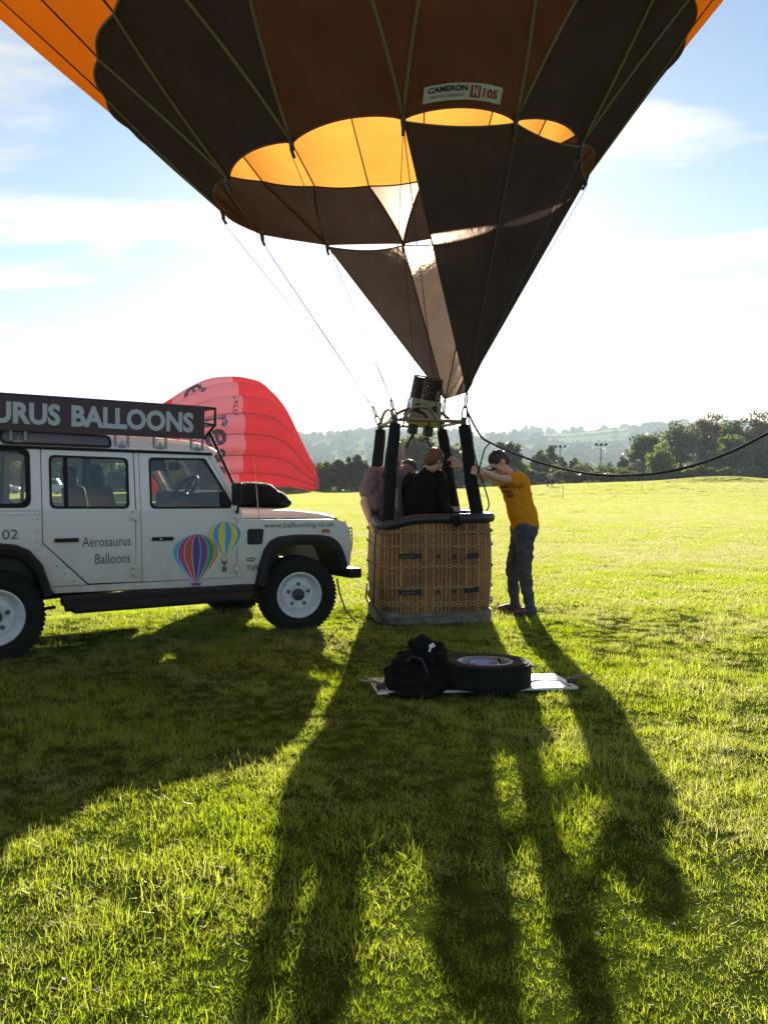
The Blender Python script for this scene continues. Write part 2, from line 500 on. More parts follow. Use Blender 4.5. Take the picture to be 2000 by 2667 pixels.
def grass_material():
    m, t, b = newmat("grass_blade")
    t.nodes.remove(b)
    out = t.nodes['Material Output']
    n = noise(t, 0.9, 4, 0.65, coord='World'); nb = noise(t, 0.10, 3, 0.5, coord='World', stretch=(0.55, 1.6, 1))
    isl = node(t, 'ShaderNodeNewGeometry')
    # patches of dry, dewy stems among the green
    s1 = node(t, 'ShaderNodeMath', operation='MULTIPLY_ADD'); s1.inputs[1].default_value = 0.55
    nr = node(t, 'ShaderNodeMapRange'); nr.inputs['From Min'].default_value = 0.32; nr.inputs['From Max'].default_value = 0.70; nr.inputs['To Min'].default_value = 0.22; nr.inputs['To Max'].default_value = 0.92; t.links.new(n.outputs['Fac'], nr.inputs['Value'])
    t.links.new(isl.outputs['Random Per Island'], s1.inputs[0]); t.links.new(nr.outputs[0], s1.inputs[2])
    s2 = node(t, 'ShaderNodeMath', operation='MULTIPLY_ADD'); s2.inputs[1].default_value = 0.95
    t.links.new(nb.outputs['Fac'], s2.inputs[0]); t.links.new(s1.outputs[0], s2.inputs[2])
    cdiff = ramp(t, s2.outputs[0], [(0.0, (0.022, 0.065, 0.004)), (0.42, (0.040, 0.095, 0.005)), (0.64, (0.066, 0.122, 0.008)), (0.90, (0.23, 0.24, 0.12))])
    ctr = ramp(t, s2.outputs[0], [(0.0, (0.24, 0.40, 0.005)), (0.42, (0.40, 0.57, 0.008)), (0.64, (0.52, 0.61, 0.015)), (0.90, (0.62, 0.59, 0.27))])
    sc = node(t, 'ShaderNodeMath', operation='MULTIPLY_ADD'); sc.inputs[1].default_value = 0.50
    # the middle of the field is paler: dry stems, dew sheen painted as colour
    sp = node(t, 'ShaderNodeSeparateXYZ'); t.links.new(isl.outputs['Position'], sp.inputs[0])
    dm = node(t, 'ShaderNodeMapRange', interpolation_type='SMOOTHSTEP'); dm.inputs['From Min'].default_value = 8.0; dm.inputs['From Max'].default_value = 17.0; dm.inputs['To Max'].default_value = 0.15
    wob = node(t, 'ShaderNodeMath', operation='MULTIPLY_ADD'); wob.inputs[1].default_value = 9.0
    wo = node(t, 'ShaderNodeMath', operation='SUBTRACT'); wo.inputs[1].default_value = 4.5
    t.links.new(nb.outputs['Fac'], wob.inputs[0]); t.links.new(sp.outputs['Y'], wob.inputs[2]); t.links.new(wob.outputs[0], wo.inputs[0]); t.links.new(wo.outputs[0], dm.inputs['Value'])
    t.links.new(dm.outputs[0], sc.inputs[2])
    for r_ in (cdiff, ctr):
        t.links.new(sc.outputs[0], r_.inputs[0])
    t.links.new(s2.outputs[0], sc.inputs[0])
    d = node(t, 'ShaderNodeBsdfDiffuse'); tr = node(t, 'ShaderNodeBsdfTranslucent'); gl = node(t, 'ShaderNodeBsdfGlossy')
    gl.inputs['Roughness'].default_value = 0.42; gl.inputs[0].default_value = (1, 0.97, 0.85, 1)
    t.links.new(cdiff.outputs[0], d.inputs[0]); t.links.new(ctr.outputs[0], tr.inputs[0])
    m1 = node(t, 'ShaderNodeMixShader'); m1.inputs[0].default_value = 0.58
    t.links.new(d.outputs[0], m1.inputs[1]); t.links.new(tr.outputs[0], m1.inputs[2])
    m2 = node(t, 'ShaderNodeMixShader'); m2.inputs[0].default_value = 0.05
    t.links.new(m1.outputs[0], m2.inputs[1]); t.links.new(gl.outputs[0], m2.inputs[2])
    t.links.new(m2.outputs[0], out.inputs[0])
    return m
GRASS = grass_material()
tufts = bpy.data.collections.new("tufts")
specs = [(50, .075, .016, .044, .0032, 1.0), (46, .075, .02, .054, .0031, 1.2), (48, .07, .012, .034, .0034, 1.5), (34, .06, .03, .076, .0032, .9), (56, .08, .010, .028, .0035, 1.7),
         (70, .22, .03, .065, .0085, 1.0), (70, .25, .03, .055, .010, 1.2), (70, .42, .035, .07, .020, 1.0)]
for i, s in enumerate(specs):
    me = tuft_mesh("tuft_%d" % i, 100 + i, *s)
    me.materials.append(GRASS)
    tufts.objects.link(bpy.data.objects.new("tuft_%d" % i, me))
# a low rosette of broad leaves (clover, plantain) that turns up here and there
wv = []; wf = []; wr = random.Random(77)
for k in range(9):
    a = 2 * math.pi * k / 9 + wr.uniform(-.2, .2); L_ = wr.uniform(.022, .040); w_ = L_ * .22; h_ = wr.uniform(.015, .035)
    ca, sa = math.cos(a), math.sin(a); o = len(wv)
    for d_, ww, zz in ((.004, .002, .0), (L_ * .45, w_, h_), (L_ * .8, w_ * .8, h_ * 1.05), (L_, .001, h_ * .8)):
        wv += [(ca * d_ - sa * ww, sa * d_ + ca * ww, zz), (ca * d_ + sa * ww, sa * d_ - ca * ww, zz)]
    wf += [(o + 2 * q, o + 2 * q + 1, o + 2 * q + 3, o + 2 * q + 2) for q in range(3)]
wme = bpy.data.meshes.new("tuft_8"); wme.from_pydata(wv, [], wf); wme.materials.append(leafmat('weed_leaf', (.03, .07, .012), (.05, .10, .02), (.10, .22, .02), (.16, .30, .03))); tufts.objects.link(bpy.data.objects.new("tuft_8", wme))
def scatter(y0, y1, dens, margin):
    w1 = y1 * 0.475 + margin
    n = int(dens * (y1 - y0) * 2 * w1)
    y = rng.uniform(y0, y1, n); x = rng.uniform(-w1, w1, n)
    keep = np.abs(x) < y * 0.475 + margin
    return x[keep], y[keep]
bands = [(1.3, 5.0, 400, 0.8, (0, 5), 1.0), (5.0, 10.0, 250, 1.0, (0, 5), 1.15), (10, 20, 75, 1.2, (5, 7), 1.0), (20, 40, 32, 2, (5, 7), 1.2), (40, 75, 11, 3, (7, 8), 1.0), (75, 118, 6.0, 4, (7, 8), 1.15)]
PX = []; PY = []; PI_ = []; PS = []
for y0, y1, dens, mg, (i0, i1), sc in bands:
    x, y = scatter(y0, y1, dens, mg)
    PX.append(x); PY.append(y); PI_.append(rng.integers(i0, i1, len(x)))
    h = 0.80 + 0.35 * np.sin(x * 1.9 + 1.4 * np.sin(y * 1.1)) * np.sin(y * 1.6 + 1.1 * np.sin(x * 0.9)) + 0.22 * np.sin(x * 6.1 + y * 3.3) * np.sin(y * 5.2 - x * 2.0) + 0.20 * np.sin(x * 17 + 3 * np.sin(y * 5)) * np.sin(y * 14 + 2 * np.sin(x * 7))
    PS.append(sc * (h if y1 <= 10 else 0.85 + 0.3 * (h - 0.8)) * rng.uniform(0.65, 1.35, len(x)))
PX = np.concatenate(PX); PY = np.concatenate(PY); PI_ = np.concatenate(PI_); PI_[(PY < 9) & (rng.random(len(PX)) < .0)] = 8; PS = np.clip(np.concatenate(PS), 0.55, 2.5)
gme = bpy.data.meshes.new("grass")
gme.vertices.add(len(PX))
mic = (0.006 * np.sin(PX * 3.1 + 2 * np.sin(PY * 1.7)) * np.sin(PY * 2.7 + 1.3 * np.sin(PX * 1.3)) + 0.004 * np.sin(PX * 7.3 + PY * 2.2) * np.sin(PY * 6.1)) * (np.abs(PX) < 12) * (PY < 16)
gme.vertices.foreach_set('co', np.c_[PX, PY, terrain(PX, PY) + mic].astype(np.float32).ravel())
for nm, arr, ty in (("idx", PI_.astype(np.int32), 'INT'), ("sc", PS.astype(np.float32), 'FLOAT'), ("rz", rng.uniform(0, 6.283, len(PX)).astype(np.float32), 'FLOAT')):
    at = gme.attributes.new(nm, ty, 'POINT'); at.data.foreach_set('value', arr)
grass = bpy.data.objects.new("grass", gme); COL.objects.link(grass)
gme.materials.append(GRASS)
struct(grass, "short uneven grass covering the field", 'stuff')
gn = bpy.data.node_groups.new("scatter_grass", 'GeometryNodeTree')
gn.interface.new_socket("Geometry", in_out='INPUT', socket_type='NodeSocketGeometry')
gn.interface.new_socket("Geometry", in_out='OUTPUT', socket_type='NodeSocketGeometry')
gi = gn.nodes.new('NodeGroupInput'); go = gn.nodes.new('NodeGroupOutput')
ci = gn.nodes.new('GeometryNodeCollectionInfo'); ci.inputs['Collection'].default_value = tufts
ci.inputs['Separate Children'].default_value = True; ci.inputs['Reset Children'].default_value = True
iop = gn.nodes.new('GeometryNodeInstanceOnPoints'); iop.inputs['Pick Instance'].default_value = True
def attr(nm, ty):
    a = gn.nodes.new('GeometryNodeInputNamedAttribute'); a.data_type = ty; a.inputs['Name'].default_value = nm
    return next(o for o in a.outputs if o.name == 'Attribute' and o.enabled)
gn.links.new(gi.outputs[0], iop.inputs['Points']); gn.links.new(ci.outputs[0], iop.inputs['Instance'])
gn.links.new(attr("idx", 'INT'), iop.inputs['Instance Index']); gn.links.new(attr("sc", 'FLOAT'), iop.inputs['Scale'])
cx2 = gn.nodes.new('ShaderNodeCombineXYZ'); gn.links.new(attr("rz", 'FLOAT'), cx2.inputs[2]); gn.links.new(cx2.outputs[0], iop.inputs['Rotation'])
gn.links.new(iop.outputs[0], go.inputs[0])
md = grass.modifiers.new("scatter", 'NODES'); md.node_group = gn

# ------------------------------------------------------------------ the hills
def hill_z(x, y):
    ridge = 101 + 10 * np.sin(x * 0.0030 + 0.4) + 7 * np.sin(x * 0.0085 + 2.0) + 16 * smooth01((x - 150) / 600) - 30 * smooth01((-x - 500) / 900)
    s = smooth01((y - 640) / 1260)
    return -1.5 + ridge * s ** 1.15 * (1 - 0.25 * smooth01((y - 1980) / 900)) + 4 * np.sin(x * 0.012 + y * 0.004) * s * (1 - s) * 4
def hill_material():
    m, t, b = newmat("hill_fields")
    g = node(t, 'ShaderNodeNewGeometry'); sp = node(t, 'ShaderNodeSeparateXYZ')
    t.links.new(g.outputs['Position'], sp.inputs[0])
    vo = node(t, 'ShaderNodeTexVoronoi'); vo.inputs['Scale'].default_value = 1.0
    mp2 = node(t, 'ShaderNodeMapping'); mp2.inputs['Scale'].default_value = (0.0055, 0.0042, 0); mp2.inputs['Location'].default_value = (0.35, 0.2, 0)
    t.links.new(g.outputs['Position'], mp2.inputs[0]); t.links.new(mp2.outputs[0], vo.inputs['Vector'])
    r = ramp(t, vo.outputs['Color'], [(0.2, (0.16, 0.23, 0.07)), (0.5, (0.26, 0.33, 0.10)), (0.8, (0.38, 0.40, 0.17))])
    n = noise(t, 0.05, 4, coord='World')
    mx = node(t, 'ShaderNodeMix', data_type='RGBA', blend_type='MULTIPLY'); mx.inputs[0].default_value = 0.4
    t.links.new(r.outputs[0], mx.inputs[6]); t.links.new(n.outputs['Color'], mx.inputs[7])
    t.links.new(mx.outputs[2], b.inputs['Base Color']); b.inputs['Roughness'].default_value = 0.9; b.inputs['Specular IOR Level'].default_value = 0.0
    return m
hx = np.linspace(-1500, 1500, 121); hy = np.linspace(600, 2900, 70)
HX, HY = np.meshgrid(hx, hy); HZ = hill_z(HX, HY)
hm = MB(); hm.grid([[(HX[j, i], HY[j, i], HZ[j, i]) for i in range(HX.shape[1])] for j in range(HX.shape[0])])
struct(hm.build("hills", hill_material(), smooth=True, angle=180), "long hazy hill with pale fields and woods")

def blob(mb, c, rx, rz, r):
    """small uneven crown for far woodland"""
    nu, nv = 7, 4
    vs = []
    for j in range(nv + 1):
        b = -0.35 * math.pi / 2 + (math.pi / 2 * 1.35) * j / nv
        for k in range(nu):
            a = 2 * math.pi * (k + 0.5 * (j % 2)) / nu
            q = r.uniform(0.75, 1.2)
            vs.append((c[0] + rx * q * math.cos(b) * math.cos(a), c[1] + rx * q * math.cos(b) * math.sin(a), c[2] + rz * (math.sin(b) * q + 0.3)))
    fs = []
    for j in range(nv):
        for k in range(nu):
            fs.append((j * nu + k, j * nu + (k + 1) % nu, (j + 1) * nu + (k + 1) % nu, (j + 1) * nu + k))
    mb.add(vs, fs)
WOOD = mat("far_foliage", (0.07, 0.105, 0.05), 0.9, var=0.45, vscale=0.02, spec=0.0)
r_ = random.Random(5)
wood = MB()
for _ in range(5200):
    x = r_.uniform(-900, 950); y = r_.uniform(760, 1900)
    s = (y - 640) / 1260
    u = 1000 + 2150 * x / y
    dens = 0.60 if s < 0.5 else ((0.45 if (u < 1230 or u > 1640) else 0.02) if s < 0.88 else 0.05)
    if s < 0.5 and math.sin(x * 0.011 + 1.7) * math.sin(y * 0.013) > 0.55:
        dens = 0.1
    if abs(x) > y * 0.55 or r_.random() > dens:
        continue
    k = r_.uniform(6, 12)
    blob(wood, (x, y, float(hill_z(x, y))), k, k * r_.uniform(0.7, 1.0), r_)
def hedge_line(x0, y0, x1, y1, n, k0, k1):
    for i in range(n):
        t = i / n
        x = x0 + (x1 - x0) * t + r_.uniform(-3, 3); y = y0 + (y1 - y0) * t + r_.uniform(-4, 4)
        k = r_.uniform(k0, k1)
        blob(wood, (x, y, float(hill_z(x, y)) - 0.5), k * 1.2, k, r_)
for (ua, ub, ya, yb, n, k) in [(1240, 1560, 1890, 1870, 60, 4), (1260, 1460, 1700, 1620, 46, 4), (1300, 1640, 1560, 1640, 60, 4.5), (1450, 1700, 1740, 1800, 44, 4), (1230, 1420, 1480, 1440, 40, 5), (1250, 1700, 1380, 1420, 90, 7),
                               (760, 1240, 1890, 1890, 90, 5), (1560, 1900, 1880, 1890, 70, 6), (0, 760, 1880, 1890, 90, 6)]:
    hedge_line((ua - 1000) / 2150 * ya, ya, (ub - 1000) / 2150 * yb, yb, n, k * 0.42, k * 0.85)
for (u, y, k) in [(1385, 1880, 17), (1410, 1885, 14), (1440, 1885, 10), (1350, 1620, 12), (1500, 1760, 11), (1290, 1470, 12), (1400, 1415, 14), (1180, 1880, 9)]:
    for _ in range(5):
        x = (u - 1000) / 2150 * y + r_.uniform(-k, k)
        blob(wood, (x, y + r_.uniform(-k, k), float(hill_z(x, y)) + k * 0.2), k * r_.uniform(0.5, 0.8), k * r_.uniform(0.6, 0.9), r_)
struct(wood.build("woodland", WOOD), "far woods and hedge lines on the hillside", 'stuff')

# ------------------------------------------------------------------ trees, hedges
BARK = mat("bark", (0.10, 0.08, 0.06), 0.9, bump=0.6, bscale=14)
LEAF_DARK = leafmat("leaf_dark", (0.025, 0.045, 0.016), (0.055, 0.085, 0.028), (0.07, 0.11, 0.03), (0.16, 0.20, 0.05))
LEAF_MID = leafmat("leaf_mid", (0.04, 0.065, 0.02), (0.08, 0.11, 0.03), (0.11, 0.15, 0.03), (0.22, 0.26, 0.05))
LEAF_LIGHT = leafmat("leaf_light", (0.06, 0.10, 0.025), (0.11, 0.15, 0.04), (0.16, 0.22, 0.04), (0.30, 0.34, 0.06))
LEAF_RUST = leafmat("leaf_rust", (0.03, 0.045, 0.016), (0.085, 0.07, 0.026), (0.09, 0.11, 0.03), (0.30, 0.17, 0.05))
def crown_mesh(name, seed, rx, rz, z0, nclump, nleaf, leaf, tall=1.0):
    """leaf faces in clumps through an uneven crown; z0 = height of the crown's middle"""
    r = random.Random(seed)
    V = []; F = []
    centres = []
    for _ in range(nclump):
        while True:
            p = Vector((r.uniform(-1, 1), r.uniform(-1, 1), r.uniform(-1, 1)))
            if 0.25 < p.length < 1:
                break
        p = p.normalized() * (0.45 + 0.5 * r.random())
        lump = 0.85 + 0.3 * math.sin(seed + 3 * math.atan2(p.y, p.x)) * math.cos(2.5 * p.z + seed)
        centres.append((Vector((p.x * rx * lump, p.y * rx * lump, z0 + p.z * rz * lump)), r.uniform(0.16, 0.34) * rx))
    for c, k in centres:
        for _ in range(nleaf):
            d = Vector((r.gauss(0, 1), r.gauss(0, 1), r.gauss(0, 0.8)))
            d = d.normalized() * k * r.random() ** 0.4
            p = c + d
            if p.z < 0.25:
                continue
            n = (d.normalized() * 0.7 + Vector((r.gauss(0, 1), r.gauss(0, 1), r.gauss(0, 1))) * 0.5).normalized()
            a = n.orthogonal().normalized(); b = n.cross(a)
            th = r.uniform(0, 6.28); a, b = a * math.cos(th) + b * math.sin(th), b * math.cos(th) - a * math.sin(th)
            s = leaf * r.uniform(0.6, 1.3)
            o = len(V)
            V += [p - a * s * 0.5, p + b * s * 0.36, p + a * s * 0.6, p - b * s * 0.36]
            F.append((o, o + 1, o + 2, o + 3))
    me = bpy.data.meshes.new(name); me.from_pydata([tuple(v) for v in V], [], F)
    return me, centres
def make_tree(name, seed, loc, height, width, leaf_mat, label, group, low=0.12, leaf=0.42, nclump=58, nleaf=50, cat='tree'):
    root = empty(name, loc)
    rx = width / 2; z_lo = height * low; rz = (height - z_lo) / 2; zc_ = z_lo + rz
    me, cs = crown_mesh("crown", seed, rx * 0.98, rz * 1.0, zc_, int(nclump * 1.7), nleaf, leaf * 1.35)
    link("crown", me, leaf_mat, root)
    tb = MB(); r = random.Random(seed + 9)
    tr = 0.018 * height + 0.06
    path = [(0, 0, -0.3), (0.02 * rx, 0, zc_ * 0.35), (0.06 * rx, 0.03 * rx, zc_ * 0.8), (0.02 * rx, 0.05 * rx, height * 0.86)]
    tb.tube(path, [tr * 1.4, tr, tr * 0.7, tr * 0.15], 8)
    for c, k in cs[:12]:
        z = r.uniform(0.25, 0.75) * zc_
        s = Vector((0.03 * rx, 0.02 * rx, z)); mid = (s + c) / 2 + Vector((0, 0, 0.1 * rz))
        tb.tube([s, mid, c], [tr * 0.45, tr * 0.28, tr * 0.08], 5)
    tb.build("trunk", BARK, root, True)
    tag(root, label, cat, group)
    return root
def tree_at(name, seed, u, vtop, wpx, depth, leaf_mat, label, group, **k):
    """tree by where it stands in the photograph's survey: bearing, height and width at a given distance"""
    x = (u - 1000) / 2150 * depth
    z = tz(x, depth)
    top = CAM_H + (1255 - vtop) / 2150 * depth
    return make_tree(name, seed, (x, depth, z - 0.05), top - z, wpx / 2150 * depth, leaf_mat, label, group, **k)
G1 = "tall trees massed at the right field edge"
tree_at("broadleaf_tree", 1, 1682, 1118, 112, 165, LEAF_DARK, "leftmost dark tree of the tall clump at right", G1)
tree_at("broadleaf_tree", 2, 1770, 1088, 120, 172, LEAF_DARK, "second tree from the left in the tall clump at right", G1)
tree_at("broadleaf_tree", 3, 1836, 1066, 110, 178, LEAF_RUST, "tallest rust tipped tree near the middle of the right clump", G1, nclump=56)
tree_at("broadleaf_tree", 4, 1908, 1076, 116, 182, LEAF_DARK, "dark tree between the two rust tipped ones at right", G1)
tree_at("broadleaf_tree", 5, 1985, 1058, 130, 176, LEAF_RUST, "rust tipped tree cut by the right edge of the picture", G1, nclump=56)
tree_at("broadleaf_tree", 6, 1905, 1122, 110, 150, LEAF_MID, "lower green tree in front of the right clump", G1)
tree_at("broadleaf_tree", 16, 1730, 1150, 120, 170, LEAF_DARK, "low dark tree filling the foot of the right clump", G1, low=0.02)
tree_at("broadleaf_tree", 17, 1850, 1140, 140, 176, LEAF_DARK, "low dark tree behind the thin light poles at right", G1, low=0.02)
tree_at("broadleaf_tree", 18, 1975, 1150, 120, 172, LEAF_DARK, "low dark tree at the right picture edge under the tall ones", G1, low=0.02)
tree_at("round_tree", 7, 1719, 1161, 86, 133, LEAF_LIGHT, "small round pale green tree standing before the hedge", None, low=0.05, leaf=0.3, nclump=60, nleaf=60)
tree_at("ash_tree", 8, 1326, 1142, 84, 140, LEAF_DARK, "dark pointed tree behind the head of the man in orange", None, low=0.05)
tree_at("broad_tree", 9, 1090, 1118, 150, 135, LEAF_MID, "broad grey green tree seen between the basket uprights", None, low=0.04, nclump=70)
tree_at("broad_tree", 19, 1182, 1150, 90, 138, LEAF_MID, "lower green tree right of the broad one behind the basket", None, low=0.04, nclump=50)
G2 = "small trees in the gap below the fields"
tree_at("small_tree", 10, 1405, 1172, 66, 150, LEAF_MID, "small bright tree just right of the dark pointed one", G2, low=0.03)
tree_at("small_tree", 11, 1432, 1158, 44, 175, LEAF_DARK, "thin hazy tree left of the first floodlight", G2, low=0.03)
tree_at("small_tree", 12, 1456, 1185, 48, 180, LEAF_DARK, "low hazy tree under the first floodlight", G2, low=0.03)
tree_at("small_tree", 13, 1494, 1190, 28, 165, LEAF_DARK, "tiny round tree between the two floodlights", G2, low=0.03)
tree_at("small_tree", 14, 1622, 1190, 34, 165, LEAF_DARK, "tiny tree right of the second floodlight", G2, low=0.03)
G3 = "bushy trees along the left field edge"
for i, (u, vt, w, d, lab) in enumerate([(838, 1192, 74, 128, "dark bush right beside the red balloon"), (884, 1188, 56, 126, "dark spiky bush left of the plaid shirt"),
                                        (930, 1178, 78, 127, "tallest dark bush behind the plaid shirt"), (975, 1196, 70, 129, "dark bush behind the left uprights")]):
    tree_at("bush_tree", 30 + i, u, vt, w, d, LEAF_DARK, lab, G3, low=0.0, leaf=0.36, nclump=42)
for i, (u, vt, w, d) in enumerate([(20, 1170, 130, 135), (110, 1182, 120, 138), (200, 1176, 130, 140), (290, 1186, 120, 142), (370, 1180, 120, 139)]):
    tree_at("field_edge_tree", 40 + i, u, vt, w, d, [LEAF_DARK, LEAF_MID][i % 2], ["leftmost", "second from left", "middle", "second from right", "rightmost"][i] + " of five far trees seen through the truck windows", "trees seen through the truck windows", low=0.0, leaf=0.45, nclump=36)
HEDGE_TOP = leafmat("bramble_leaf", (0.03, 0.045, 0.018), (0.09, 0.085, 0.035), (0.08, 0.10, 0.025), (0.24, 0.21, 0.06))
def hedge(name, u0, u1, depth, vtops, seed, m, label, n=900, leaf=0.34):
    """a hedge from bearing u0 to u1 with an uneven top line"""
    r = random.Random(seed)
    x0 = (u0 - 1000) / 2150 * depth; x1 = (u1 - 1000) / 2150 * depth
    root = empty(name, ((x0 + x1) / 2, depth, tz((x0 + x1) / 2, depth)))
    V = []; F = []
    for _ in range(int(n * 2.0)):
        t = r.random(); x = x0 + (x1 - x0) * t
        vt = np.interp(t, np.linspace(0, 1, len(vtops)), vtops)
        z0 = tz(x, depth); h = CAM_H + (1255 - vt) / 2150 * depth - z0
        h *= 0.86 + 0.12 * math.sin(x * 1.3 + seed) + 0.08 * math.sin(x * 3.1)
        y = depth + r.uniform(-1.3, 1.3)
        zz = h * (1 - 0.35 * ((y - depth) / 1.3) ** 2) * (r.random() ** 0.55)
        nrm = Vector((r.gauss(0, 1), r.gauss(0, 1) - 0.4, r.gauss(0, 1) + 0.5)).normalized()
        a = nrm.orthogonal().normalized(); b = nrm.cross(a); th = r.uniform(0, 6.28)
        a, b = a * math.cos(th) + b * math.sin(th), b * math.cos(th) - a * math.sin(th)
        s = leaf * r.uniform(0.7, 1.6)
        p = Vector((x, y, z0 + zz)) - root.location
        o = len(V); V += [p - a * s * 0.5, p + b * s * 0.4, p + a * s * 0.6, p - b * s * 0.4]; F.append((o, o + 1, o + 2, o + 3))
    me = bpy.data.meshes.new("foliage"); me.from_pydata([tuple(v) for v in V], [], F)
    link("foliage", me, m, root)
    st = MB()
    for i in range(max(6, int((x1 - x0) / 1.5))):
        x = x0 + (x1 - x0) * (i + 0.5) / max(6, int((x1 - x0) / 1.5)); z0 = tz(x, depth)
        p = Vector((x, depth, z0 - 0.1)) - root.location
        st.tube([p, p + Vector((0.1, 0, 0.8)), p + Vector((-0.1, 0.1, 1.6))], [0.06, 0.045, 0.02], 5)
    st.build("stems", BARK, root)["kind"] = "stuff"
    tag(root, label, 'hedge')
    return root
hedge("bramble_hedge", 1330, 1700, 128, [1222, 1226, 1224, 1228, 1226, 1230], 3, HEDGE_TOP, "long bramble hedge under the floodlights", 3400)
hedge("bramble_hedge", 1690, 1900, 134, [1228, 1222, 1214, 1212, 1218], 4, HEDGE_TOP, "sunlit tawny hedge right of the round tree", 2400)
hedge("bramble_hedge", 1880, 2060, 136, [1220, 1216, 1218, 1214], 5, LEAF_DARK, "dark hedge at the right edge behind the mound", 1900)
hedge("bramble_hedge", 1020, 1340, 131, [1200, 1208, 1202, 1216, 1212, 1220], 6, LEAF_DARK, "dark hedge across the field behind the basket", 3400)
hedge("bramble_hedge", 812, 1030, 125, [1216, 1208, 1214, 1206, 1212], 7, LEAF_DARK, "dark hedge beside the red balloon behind the plaid shirt", 2400)
hedge("bramble_hedge", -60, 420, 132, [1222, 1216, 1224, 1218, 1222], 8, LEAF_DARK, "dark hedge at left seen through the truck windows", 3600)
hedge("field_hedge", 1340, 1700, 158, [1204, 1208, 1202, 1208, 1206], 9, LEAF_MID, "farther green hedge line above the bramble hedge", 2600)
# ------------------------------------------------------------------ the white off-road truck
PAINT = mat("white_paint", (0.74, 0.73, 0.71), 0.32, var=0.05, vscale=3, coat=0.25, bump=0.10, bscale=2.2)
# road dirt: brownish film thickest low on the flanks, in uneven splashes
_t = PAINT.node_tree; _b = _t.nodes['Principled BSDF']
_src = _b.inputs['Base Color'].links[0].from_socket
_tc = node(_t, 'ShaderNodeTexCoord'); _sp = node(_t, 'ShaderNodeSeparateXYZ'); _t.links.new(_tc.outputs['Object'], _sp.inputs[0])
_n = noise(_t, 6, 8, .7); _n2 = noise(_t, 1.3, 4, .6, stretch=(1, 1, .35))
_m1 = node(_t, 'ShaderNodeMapRange'); _m1.inputs['From Min'].default_value = 1.35; _m1.inputs['From Max'].default_value = .50; _t.links.new(_sp.outputs['Z'], _m1.inputs['Value'])
_ml = node(_t, 'ShaderNodeMath', operation='MULTIPLY'); _t.links.new(_m1.outputs[0], _ml.inputs[0]); _t.links.new(_n.outputs['Fac'], _ml.inputs[1])
_m3 = node(_t, 'ShaderNodeMath', operation='MULTIPLY_ADD'); _m3.inputs[1].default_value = .20; _t.links.new(_n2.outputs['Fac'], _m3.inputs[0]); _t.links.new(_ml.outputs[0], _m3.inputs[2])
_m4 = node(_t, 'ShaderNodeMapRange'); _m4.inputs['From Min'].default_value = .10; _m4.inputs['From Max'].default_value = .75; _m4.inputs['To Max'].default_value = .75; _t.links.new(_m3.outputs[0], _m4.inputs['Value'])
_mx = node(_t, 'ShaderNodeMix', data_type='RGBA'); _t.links.new(_m4.outputs[0], _mx.inputs[0]); _t.links.new(_src, _mx.inputs[6]); _mx.inputs[7].default_value = (.26, .22, .16, 1)
_t.links.new(_mx.outputs[2], _b.inputs['Base Color'])
BLACK = mat("black_plastic", (0.010, 0.010, 0.011), 0.55, var=0.3, vscale=12, spec=0.25)
RUBBER = mat("tyre_rubber", (0.010, 0.010, 0.0095), 0.8, var=0.4, vscale=10, bump=0.3, bscale=40, spec=0.2)
SEAL = mat("seam_black", (0.008, 0.008, 0.008), 0.9)
STEEL = mat("steel_wheel", (0.55, 0.56, 0.57), 0.42, var=0.15, vscale=12)
DARKMETAL = mat("dark_metal", (0.05, 0.05, 0.05), 0.5, 0.6)
INTER = mat("dark_interior", (0.020, 0.020, 0.021), 0.8, var=0.2)
GLASS = glass("window_glass")
LENS = mat("lamp_lens", (0.35, 0.12, 0.05), 0.2)
SIGNM = mat("maroon_board", (0.045, 0.018, 0.026), 0.45, var=0.2, vscale=3)
LETTER = mat("pale_lettering", (0.46, 0.52, 0.54), 0.5, var=0.06)
INK = mat("grey_lettering", (0.09, 0.09, 0.10), 0.6)
truck = empty("off_road_truck", (-1.3127, 8.8265, 0.0))
TY, TP = 0.9467, 0.0139
fw = Vector((math.sin(TY) * math.cos(TP), math.cos(TY) * math.cos(TP), -math.sin(TP)))
lf = Vector((-math.cos(TY), math.sin(TY), 0))
upv = fw.cross(lf)
truck.rotation_euler = Matrix((fw, lf, upv)).transposed().to_euler()
tag(truck, "white off road truck with a lettered roof board and balloon pictures on its door", "truck")
def yb(z):
    return 0.82 if z <= 1.25 else 0.82 - (z - 1.25) * 0.105
def side(s):
    """face of one flank (s = -1 right, near; +1 left, far)"""
    return lambda u, v, d: Vector((u, s * (yb(v) - d), v))
def panel(name, polys, s, m=None, thick=0.03, parent=None, out=0.0):
    mb = MB()
    for loops in polys:
        f0 = side(s)
        mb.plate(loops, lambda u, v, d: f0(u, v, d - out), thick)
    return mb.build(name, m or PAINT, parent or truck)
WZ = 1.25
arch_f = [(-.503, .533), (-.463, .718), (-.409, .865), (-.345, .945), (-.25, .985), (-.038, 1.0), (.22, .992), (.34, .971), (.41, .925), (.45, .875), (.50, .77), (.532, .666)]
arch_r = [(-3.30, .56), (-3.245, .70), (-3.16, .85), (-3.06, .95), (-2.93, .99), (-2.766, .995), (-2.631, .978), (-2.531, .931), (-2.438, .819), (-2.381, .657), (-2.353, .567)]
win_r = rpoly([(-3.42, 1.30), (-3.42, 1.735), (-2.545, 1.735), (-2.545, 1.30)], .07)
win_rd = rpoly([(-2.362, 1.275), (-2.362, 1.70), (-1.722, 1.695), (-1.722, 1.272)], .05)
win_fd = rpoly([(-1.518, 1.27), (-1.518, 1.705), (-1.0, 1.712), (-.757, 1.33), (-.762, 1.27)], [.05, .04, .02, .03, .04])
